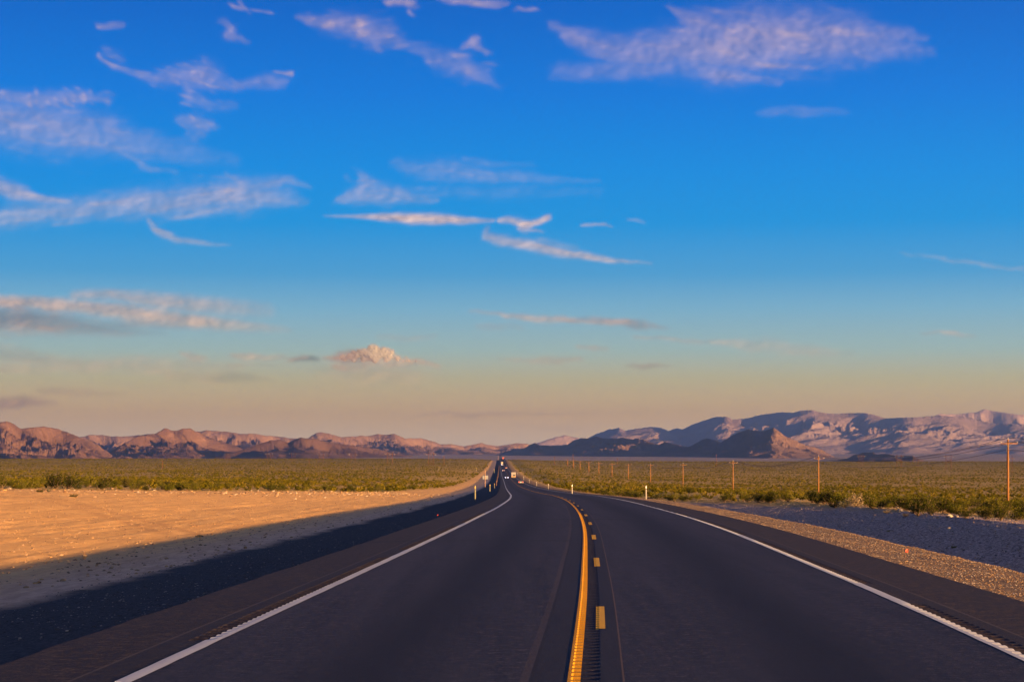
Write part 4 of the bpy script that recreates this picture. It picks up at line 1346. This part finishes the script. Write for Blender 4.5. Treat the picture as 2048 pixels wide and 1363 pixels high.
for px, row, w, lab, m in [
    (158, 975, 9, 'pale boulder at the foot of the bushes on the left', STONE_W), (189, 994, 8, 'rounded tan boulder right of the lone bush on the sand', STONE),
    (275, 971, 7, 'white boulder under the bushes at far left', STONE_W), (414, 987, 7, 'squat pale rock on the sand bank, left of centre', STONE),
    (120, 1112, 15, 'flat grey stone in the shade on the left, beside the gravel', STONE), (170, 1112, 10, 'smaller flat stone right of the flat grey stone', STONE),
    (1797, 1016, 10, 'white rock between the bushes on the right', STONE_W), (1800, 1021, 12, 'broad white rock in front of the round green bush', STONE_W),
    (1898, 1034, 14, 'pale blocky rock right of the large dark green bush', STONE_W), (1913, 1033, 9, 'small pale rock beside the pale blocky rock', STONE_W),
    (1946, 1037, 8, 'pale stone in front of the broad bush at right', STONE_W), (1875, 1036, 9, 'pale stone at the right foot of the large dark green bush', STONE),
    (1897, 1058, 9, 'whitish rock out on the shaded gravel, right', STONE_W), (1603, 1018, 5, 'small pale rock alone on the shaded gravel', STONE_W),
    (1813, 1122, 5, 'yellowish stone on the sunlit gravel strip', STONE),
]:
    x, y = pick(px, row)
    mm = stone_mesh(int(px * 3), m)
    bm = bmesh.new()
    bm.from_mesh(mm)
    bmesh.ops.subdivide_edges(bm, edges=bm.edges[:], cuts=1, use_grid_fill=True, smooth=0.6)
    r = random.Random(px)
    for v in bm.verts: v.co *= r.uniform(0.93, 1.07)
    bm.to_mesh(mm)
    bm.free()
    o = link('rock', mm)
    k = w * y / F / 2.1
    o.scale = (k, k * .9, k * .9)
    o.rotation_euler = (0, 0, px)
    o.location = (x, y, float(ground_z(x, y)) + k * 0.25)
    tag(o, lab, 'rock')

# litter
x, y = pick(391, 1074)
mb = MB()
mb.tube([(0, 0, 0.03), (0.16, 0.05, 0.09), (0.34, 0.02, 0.05), (0.42, -0.1, 0.02)], [0.05, 0.06, 0.05, 0.02], 7)
o = mb.build('tyre_scrap', simple('black_rubber', (0.02, 0.02, 0.022), 0.7))
o.location = (x, y, float(ground_z(x, y)))
tag(o, 'black scrap of torn tyre lying on the shaded sand at left', 'scrap')
for px, row, lab in ((1813, 1104, 'tiny red scrap on the sunlit gravel strip at right'), (875, 1032, 'tiny red-orange scrap at the left edge of the pavement')):
    x, y = pick(px, row)
    mb = MB()
    mb.loft([[(-.03, -.02, 0), (.03, -.03, 0), (.03, .02, 0), (-.02, .03, 0)], [(-.02, -.02, .05), (.03, -.01, .07), (.02, .02, .04), (-.02, .02, .06)]])
    o = mb.build('litter_scrap', simple('red_plastic', (0.55, 0.06, 0.03), 0.5))
    o.location = (x, y, float(ground_z(x, y)) + 0.01)
    tag(o, lab, 'litter')

# ------------------------------------------------------------------ delineator posts
POST_W = simple('white_plastic_post', (0.22, 0.22, 0.21), 0.6)
POST_Y = simple('yellowed_plastic_post', (0.17, 0.165, 0.10), 0.6)
REFL = simple('silver_reflector', (0.80, 0.80, 0.78), 0.35, 0.5)
REFL_Y = simple('amber_reflector', (0.60, 0.40, 0.08), 0.35, 0.5)
DARK = simple('dark_band', (0.05, 0.05, 0.055), 0.6)


def make_post(pm, rm, h=1.22):
    root = empty('delineator_post')
    mb = MB()
    sec = []
    for z, w in ((-0.1, .045), (h * 0.86, .045), (h * 0.97, .04), (h, .025)):
        sec.append([(-w, -.012, z), (0, -.022, z), (w, -.012, z), (w, .012, z), (-w, .012, z)])
    mb.loft(sec).build('post', pm, root)
    MB().box((0, -.0275, h * 0.86), (.075, .006, .16)).build('reflector', rm, root)
    MB().box((0, -.026, h * 0.725), (.09, .006, .05)).build('band', DARK, root)
    return root


proto_l, proto_r = make_post(POST_Y, REFL_Y), make_post(POST_W, REFL)
POST_B = simple('rusty_brown_post', (0.13, 0.075, 0.05), 0.8)
proto_b = make_post(POST_B, POST_B)
_b_used = []
left_posts = [(950.5, 999.5, 29.5, 'nearest yellowed delineator post on the dark gravel left of the road'), (980, 982.8, 15, 'second delineator post left of the road, just right of the sign post'),
              (989, 975.8, 10, 'third delineator post left of the road, close to the pavement'), (993, 971, 11, 'fourth post left of the road where the verge narrows'),
              (994.5, 963.5, 10, 'fifth post left of the road in the distant row'), (996, 955, 8, 'sixth post left of the road in the distant row'),
              (996.8, 948, 7, 'seventh post left of the road in the distant row'), (997.5, 941, 6, 'eighth post left of the road in the distant row'), (998, 935, 5, 'ninth and farthest post left of the road'),
              (988.5, 945, 8, 'white marker post standing off the left verge beyond the sign'), (976, 941.5, 6, 'white marker post on the far sand left of the road'),
              (953.3, 941.5, 7, 'white marker post at the tip of the bushes left of the road'), (877.6, 940, 8, 'white marker post standing out in the left scrub'), (893.6, 933, 3.5, 'tiny far marker post in the left scrub')]
right_posts = [(1292.3, 997.3, 27.5, 'nearest white delineator post right of the road'), (1144.4, 987.6, 20, 'second white delineator post right of the road'),
               (1096.8, 977.8, 11, 'third delineator post right of the road'), (1073.3, 971.2, 8, 'fourth delineator post right of the road'),
               (1058.7, 965, 6.5, 'fifth delineator post right of the road'), (1047.3, 958.6, 6.5, 'sixth delineator post right of the road, beyond the silver car'),
               (1035.5, 949.5, 5, 'seventh and farthest delineator post right of the road')]
for lst, proto, grp in ((left_posts, proto_l, 'delineator posts left of the road'), (right_posts, proto_r, 'delineator posts right of the road')):
    for i, (px, row, hp, lab) in enumerate(lst):
        if proto is proto_l and 3 <= i <= 8:
            o = copy_tree(proto_b) if _b_used else proto_b
            _b_used.append(1)
        else:
            o = proto if i == 0 else copy_tree(proto)
        x, y = pick(px, row)
        o.location = (x, y, float(ground_z(x, y)))
        k = hp * y / F / 1.22
        o.scale = (max(1, k), max(1, k), k)
        o.rotation_euler = (0, 0, 0.12 if i % 2 else -0.08)
        tag(o, lab, 'post', grp)

# sign seen from behind
x, y = pick(970.5, 974)
root = empty('road_sign', (x, y, float(ground_z(x, y))))
k = y / F
METAL = simple('galvanised_metal', (0.15, 0.17, 0.20), 0.5, 0.5, metal=0.0)
WOODP = simple('weathered_post_wood', (0.30, 0.19, 0.11), 0.9)
MB().box((0, -.03, 17 * k - .3), (.13, .13, 34 * k + .6)).build('post', WOODP, root)
MB().box((0.3 * k, .07, 20 * k), (11 * k, .02, 7.5 * k)).build('sign_panel', METAL, root, bevel=.005)
for dz in (18 * k, 22 * k):
    MB().box((0.3 * k, .048, dz), (10 * k, .02, .05)).build('brace', METAL, root)
tag(root, 'back of a grey rectangular road sign on a single post left of the road', 'sign')

# ------------------------------------------------------------------ power poles
WOOD = simple('pole_wood', (0.17, 0.085, 0.035), 0.95, 0.05, var=0.3, scale=1.5)
WOOD_T = simple('far_pole_wood', (0.085, 0.042, 0.025), 0.95, 0.05, var=0.2, scale=1.5)
GLASS = simple('grey_porcelain', (0.45, 0.46, 0.48), 0.3, 0.5)


def make_pole(h=9.8):
    root = empty('utility_pole')
    MB().tube([(0, 0, -0.5), (0, 0, h * .5), (0, 0, h)], [.19, .165, .125], 12).build('pole_shaft', WOOD, root, smooth_shade=True)
    MB().box((0.12, -.16, h - .62), (2.6, .11, .13)).build('crossarm', WOOD, root)
    for s in (-1, 1):
        MB().tube([(s * .45 + .1, -.19, h - .68), (0, -.17, h - 1.15)], [.022, .022], 5).build('brace', METAL, root)
    for dx, z in ((-1.1, h - .555), (0, h), (1.34, h - .555)):
        y0 = -.16 if dx else 0
        mb = MB().tube([(dx, y0, z), (dx, y0, z + .10)], [.02, .02], 6)
        mb.tube([(dx, y0, z + .08), (dx, y0, z + .11), (dx, y0, z + .15), (dx, y0, z + .19), (dx, y0, z + .25)], [.06, .085, .055, .075, .04], 8)
        mb.build('insulator', GLASS, root)
    MB().box((-.2, -.02, h - 1.55), (.12, .06, .10)).build('clamp', METAL, root)
    return root


POLE_H = 9.8
pole = make_pole(POLE_H)
poles = [(2016, 300), (1637, 500), (1466, 655), (1366, 850), (1301, 1050), (1256.5, 1250), (1224, 1450), (1197.5, 1671), (1177.5, 1889), (1160, 2132), (1147, 2358), (1135, 2612)]
names = ['nearest and tallest wooden power pole with one crossarm, at the right edge', 'second wooden power pole with crossarm, counted from the right edge', 'third wooden power pole from the right edge, beyond the scrub',
         'fourth wooden power pole from the right edge', 'fifth wooden power pole from the right edge', 'sixth wooden power pole from the right edge', 'seventh wooden power pole from the right edge',
         'eighth wooden power pole from the right edge', 'ninth wooden power pole from the right edge', 'tenth small distant power pole from the right edge', 'eleventh small distant power pole from the right edge', 'twelfth and farthest pole of the roadside power line']
tops = []
GP = 'wooden power poles in the line right of the road'
for i, (px, y) in enumerate(poles):
    o = pole if i == 0 else copy_tree(pole)
    x = (px - CX) / F * y
    z = float(ground_z(x, y))
    o.location = (x, y, z)
    th = max(1.0, y / 900)                       # distant shafts are a little stouter
    o.scale = (th, th, 1.0)
    o.rotation_euler = (0, 0, 0.05)
    tag(o, names[i], 'power pole', GP)
    tops.append(Vector((x, y, z)))
off = copy_tree(pole)
off.location = (74, 108, float(ground_z(74, 108)))
tag(off, 'wooden power pole just outside the right of the picture', 'power pole', GP)
tops = [Vector(off.location)] + tops
WIRE = simple('dark_wire', (0.06, 0.05, 0.05), 0.6)
for dx, dz, r, lab in ((-1.1, POLE_H - .31, .032, 'left conductor wire on the crossarms of the roadside power line'), (0, POLE_H + .25, .032, 'top conductor wire over the poles of the roadside power line'),
                       (1.34, POLE_H - .31, .032, 'right conductor wire on the crossarms of the roadside power line'), (-.22, POLE_H - 1.55, .032, 'lowest wire clamped below the crossarms of the roadside power line')):
    mb = MB()
    p = []
    for a, b in zip(tops[:7], tops[1:8]):
        n = 14
        for q in range(n):
            s = q / n
            w = a.lerp(b, s)
            sag = 4 * s * (1 - s) * (1.9 + (.3 if dx == 0 else 0))
            p.append((w.x + dx, w.y - .16 * (dx != 0), w.z + dz - sag))
    mb.tube(p, [r] * len(p), 4)
    tag(mb.build('power_wire', WIRE), lab, 'wire', 'wires of the roadside power line')


def make_hframe(legs=2):
    """unit height 18 m, legs 5.4 m apart"""
    root = empty('transmission_tower')
    xs = [-2.7, 2.7] if legs == 2 else [-2.7, 0, 2.7]
    for q in xs:
        MB().tube([(q, 0, -1), (q, 0, 18)], [.24, .17], 8).build('pole_shaft', WOOD_T, root)
    MB().box((0, -.3, 15.6), (10.2, .2, .2)).build('crossarm', WOOD_T, root)
    if legs == 2:
        MB().tube([(-2.7, -.3, 7), (2.7, -.3, 12.4)], [.12, .12], 5).build('brace', WOOD_T, root)
        MB().tube([(2.7, -.1, 7), (-2.7, -.1, 12.4)], [.12, .12], 5).build('brace', WOOD_T, root)
    for q in (-4.8, 0, 4.8):
        MB().tube([(q, -.3, 15.44), (q, -.3, 14.2)], [.12, .12], 6).build('insulator', GLASS, root)
    return root


H2, H3 = make_hframe(2), make_hframe(3)
used = {}
GH = 'wooden H-frame transmission structures crossing the plain'
for px, top, base_row, kind, lab in [
    (2019, 911, 947, 2, 'H-frame wooden transmission structure directly behind the nearest power pole'), (1897, 908, 939, 2, 'H-frame transmission structure left of the nearest power pole'),
    (1798, 908, 934, 2, 'H-frame transmission structure in front of the low hills at right'), (1722, 908, 932, 3, 'three-legged transmission structure where the right range meets the low hills'),
    (862, 904, 930, 3, 'three-legged transmission structure left of the road, nearest on that side'), (779.7, 904, 928, 2, 'H-frame transmission structure second from the road on the left plain'),
    (706, 905, 924.5, 2, 'H-frame transmission structure third from the road on the left plain'), (642.5, 905.5, 923.5, 2, 'H-frame transmission structure fourth from the road on the left plain'),
    (586.5, 904, 921.5, 2, 'H-frame transmission structure fifth from the road on the left plain'), (538, 904, 920.6, 2, 'farthest H-frame transmission structure on the left plain'),
    (456, 905, 919.5, 3, 'very distant thin transmission structure below the double-peaked massif')]:
    proto = H2 if kind == 2 else H3
    o = proto if kind not in used else copy_tree(proto)
    used[kind] = 1
    x, y = pick(px, base_row)
    k = (base_row - top) * y / F / 18
    o.location = (x, y, float(ground_z(x, y)))
    kx = 0.95 * (y / 2000 if y < 2600 else 1.15)
    o.scale = (max(0.75, kx), 1.3, k)
    tag(o, lab, 'transmission tower', GH)

single = [(1836, 918, 934, 'lone thin pole in front of the far range, right part of the plain'), (1432.5, 908, 932, 'lone tall thin pole in front of the dark range'), (1234.5, 915.5, 932, 'lone thin pole below the long dark ridge right of the road'),
          (1146, 908, 935, 'tall lone pole behind the roadside poles right of the road'), (1109, 912, 929, 'short lone pole on the plain just right of the road'), (888, 911, 931, 'lone pole between the three-legged structure and the road'),
          (325, 920, 937, 'lone short pole standing in the scrub on the left plain'), (618, 919, 929, 'lone small pole amid the left plain'), (1620, 918, 927, 'lone tiny pole left of the second power pole')]
sp = None
for px, top, base_row, lab in single:
    if sp is None:
        sp = empty('wooden_pole')
        MB().tube([(0, 0, -.5), (0, 0, 10)], [.24, .17], 8).build('pole_shaft', WOOD_T, sp)
        MB().box((0, -.2, 9.2), (1.8, .14, .16)).build('crossarm', WOOD_T, sp)
        o = sp
    else:
        o = copy_tree(sp)
    x, y = pick(px, base_row)
    o.location = (x, y, float(ground_z(x, y)))
    k = (base_row - top) * y / F / 10
    o.scale = (1.25, 1.25, k)
    tag(o, lab, 'pole', 'lone wooden poles on the plain')

# ------------------------------------------------------------------ vehicles
TYRE = simple('tyre_rubber', (0.02, 0.02, 0.02), 0.8)
RIM = simple('alloy_rim', (0.35, 0.35, 0.36), 0.4, 0.5, metal=0.6)
t = NT('car_window_glass')
t.bsdf(t.mix(t.noise(2, 2, .5, t.coords()), (0.015, 0.018, 0.022), (0.03, 0.035, 0.04)), 0.12, 0.6)
WINDOW = t.m
TAIL = simple('red_tail_light', (0.6, 0.02, 0.02), 0.3, 0.5, emis=(1, 0.05, 0.03), estr=0.35)
HEAD = simple('lit_headlight', (0.9, 0.92, 1.0), 0.2, 0.5, emis=(0.55, 0.68, 1.0), estr=2.2)
HEAD_W = simple('lit_warm_headlight', (0.9, 0.9, 0.8), 0.2, 0.5, emis=(1.0, 0.8, 0.6), estr=1.4)


def paintwork(name, c):
    t = NT(name)
    t.bsdf(t.mix(t.noise(1.5, 3, .5, t.coords()), tuple(q * .92 for q in c), c), 0.35, 0.5)
    return t.m


def wheels(root, xs, ys, r):
    for sx in xs:
        for y in ys:
            w = MB().tube([(sx - .11, y, r), (sx - .10, y, r), (sx + .10, y, r), (sx + .11, y, r)], [r * .9, r, r, r * .9], 14).build('wheel', TYRE, root)
            q = sx + (.115 if sx > 0 else -.115)
            MB().tube([(q - .01, y, r), (q + .01, y, r)], [r * .6, r * .55], 10).build('rim', RIM, w)


def make_car(name, pm, h=1.45, wagon=False, lights=None):
    """front points to -Y; 4.6 m long, 1.84 m wide"""
    root = empty(name)
    a = .92

    def sec(y, zb, zt, w, tw=None):
        tw = tw or w
        return [(-w, y, zb), (w, y, zb), (w * 1.0, y, (zb + zt) * .5), (tw, y, zt), (-tw, y, zt), (-w * 1.0, y, (zb + zt) * .5)]
    bel = h * .62
    MB().loft([sec(-2.3, .35, .62, a * .78), sec(-2.15, .24, .72, a * .93), sec(-1.3, .2, .86, a, a * .95), sec(-.6, .2, bel, a, a * .95), sec(.9, .2, bel + .03, a, a * .95), sec(1.9, .22, bel + .05, a * .98, a * .9), sec(2.22, .28, bel, a * .92, a * .84), sec(2.3, .4, bel - .15, a * .85, a * .8)]).build('body', pm, root, bevel=.02, smooth_shade=False)
    rear = 1.95 if wagon else 1.45
    MB().loft([[(-.82, -.95, bel - .04), (.82, -.95, bel - .04), (.82, rear + .25, bel), (-.82, rear + .25, bel)],
               [(-.66, -.25, h - .05), (.66, -.25, h - .05), (.66, rear - .35, h - .05), (-.66, rear - .35, h - .05)]]).build('window', WINDOW, root)
    MB().loft([[(-.68, -.3, h - .06), (.68, -.3, h - .06), (.68, rear - .3, h - .06), (-.68, rear - .3, h - .06)],
               [(-.58, -.1, h), (.58, -.1, h), (.58, rear - .5, h), (-.58, rear - .5, h)]]).build('roof', pm, root)
    for s in (-1, 1):
        MB().box((s * .66, -2.24, .64), (.30, .12, .13)).build('headlight', lights or REFL, root)
        MB().box((s * .68, 2.27, bel - .16), (.30, .1, .2)).build('tail_light', TAIL, root)
        MB().box((s * .98, -.75, bel + .03), (.16, .1, .12)).build('mirror', pm, root)
    MB().box((0, 2.31, .45), (1.5, .06, .16)).build('bumper', DARK, root)
    MB().box((0, -2.31, .42), (1.3, .06, .2)).build('grille', DARK, root)
    MB().box((0, 2.315, .66), (.34, .02, .15)).build('licence_plate', REFL, root)
    wheels(root, (-.8, .8), (-1.4, 1.4), .33)
    return root


def put(root, Y, lane, face_away, label, cat, tag_group=None):
    """lane: metres right of the road centre"""
    x = float(road_x(Y)) + lane
    z = float(CAMH - road_h(Y))
    root.location = (x, Y, z + .01)
    head = math.atan((float(road_x(Y + 5)) - float(road_x(Y - 5))) / 10)
    root.rotation_euler = (math.atan((float(road_h(Y - 5)) - float(road_h(Y + 5))) / 10) * (1 if not face_away else -1), 0, (math.pi if face_away else 0) - head)
    tag(root, label, cat, tag_group)


GV = 'vehicles far down the highway'
put(make_car('silver_sedan', paintwork('silver_paint', (0.15, 0.15, 0.15)), 1.45), 715, 1.95, True, 'silver sedan driving away in the right lane, nearest vehicle', 'car', GV)
put(make_car('dark_sedan', paintwork('dark_blue_paint', (0.06, 0.06, 0.08)), 1.5, lights=HEAD), 1070, -1.75, False, 'oncoming car with bright bluish headlights, in the left lane', 'car', GV)
put(make_car('red_sedan', paintwork('maroon_paint', (0.16, 0.03, 0.03)), 1.5, lights=HEAD_W), 1740, -1.8, False, 'dark reddish oncoming car, second in the left lane', 'car', GV)
put(make_car('white_hatchback', paintwork('white_paint', (0.25, 0.24, 0.22)), 1.6, True), 2080, 1.9, True, 'small white car beyond the box truck, driving away', 'car', GV)
put(make_car('yellow_car', paintwork('yellow_paint', (0.60, 0.50, 0.05)), 1.6, True, HEAD), 2560, -1.8, False, 'oncoming yellow car with headlights in front of the tall trailer truck', 'car', GV)


def make_truck(name, bodym, cabm, L=7.0, H=3.4, lights=None):
    """box truck, front to -Y"""
    root = empty(name)
    MB().box((0, 1.1, H / 2 + .4), (2.45, L - 2.3, H - .8)).build('cargo_box', bodym, root, bevel=.04)
    MB().loft([[(-1.1, -3.5, .5), (1.1, -3.5, .5), (1.1, -1.3, .5), (-1.1, -1.3, .5)], [(-1.1, -3.5, 1.35), (1.1, -3.5, 1.35), (1.1, -1.3, 1.5), (-1.1, -1.3, 1.5)],
               [(-1.0, -2.6, 2.3), (1.0, -2.6, 2.3), (1.0, -1.3, 2.35), (-1.0, -1.3, 2.35)]]).build('cab', cabm, root)
    MB().loft([[(-1.0, -3.32, 1.42), (1.0, -3.32, 1.42), (1.0, -3.22, 1.42), (-1.0, -3.22, 1.42)], [(-.95, -2.68, 2.2), (.95, -2.68, 2.2), (.95, -2.6, 2.2), (-.95, -2.6, 2.2)]]).build('windscreen', WINDOW, root)
    MB().box((0, .8, .5), (1.0, L - 1.5, .25)).build('chassis', DARK, root)
    y1 = 1.1 + (L - 2.3) / 2
    MB().box((0, y1 + .04, .62), (2.3, .1, .22)).build('bumper', DARK, root)
    MB().box((-.35, y1 + .012, 1.75), (1.2, .03, .55)).build('rear_window', WINDOW, root)
    MB().box((0, y1 + .010, 1.02), (2.3, .03, .6)).build('lower_panel', cabm, root)
    for s in (-1, 1):
        MB().box((s * 1.05, y1 + .03, 1.1), (.14, .05, .22)).build('tail_light', TAIL, root)
        MB().box((s * .85, -3.53, .85), (.3, .06, .2)).build('headlight', lights or REFL, root)
    wheels(root, (-1.05, 1.05), (-2.5, 2.4), .46)
    return root


put(make_truck('box_truck', paintwork('white_truck_paint', (0.20, 0.19, 0.18)), paintwork('cream_paint', (0.22, 0.17, 0.08))), 1075, 1.95, True, 'white box truck with cream lower half, driving away in the right lane', 'truck', GV)
put(make_truck('trailer_truck', paintwork('cream_trailer_paint', (0.3, 0.27, 0.2)), paintwork('orange_cab_paint', (0.45, 0.18, 0.04)), 12, 4.0, HEAD), 2620, -1.9, False, 'tall cream trailer truck behind the oncoming yellow car', 'truck', GV)
put(make_truck('red_truck', paintwork('red_box_paint', (0.50, 0.12, 0.06)), paintwork('red_cab_paint', (0.45, 0.06, 0.03)), 10, 3.8), 3850, 1.8, True, 'small reddish truck right at the crest of the road', 'truck', GV)

# far shed beyond the crest of the plain
root = empty('distant_shed', ((1044 - CX) / F * 4450, 4450, float(ground_z((1044 - CX) / F * 4450, 4450)) - 1))
MB().box((0, 0, 1.9), (6.5, 5, 3.8)).build('wall', simple('tan_wall', (0.55, 0.34, 0.2), 0.8), root)
MB().loft([[(-3.5, -2.8, 3.8), (3.5, -2.8, 3.8), (3.5, 2.8, 3.8), (-3.5, 2.8, 3.8)], [(-3.5, -.1, 4.8), (3.5, -.1, 4.8), (3.5, .1, 4.8), (-3.5, .1, 4.8)]]).build('roof', simple('rust_roof', (0.42, 0.2, 0.12), 0.8), root)
MB().box((0, -2.53, 1.6), (1.2, .06, 2.2)).build('door', DARK, root)
tag(root, 'tiny sunlit orange shed on the horizon right of the road', 'building')
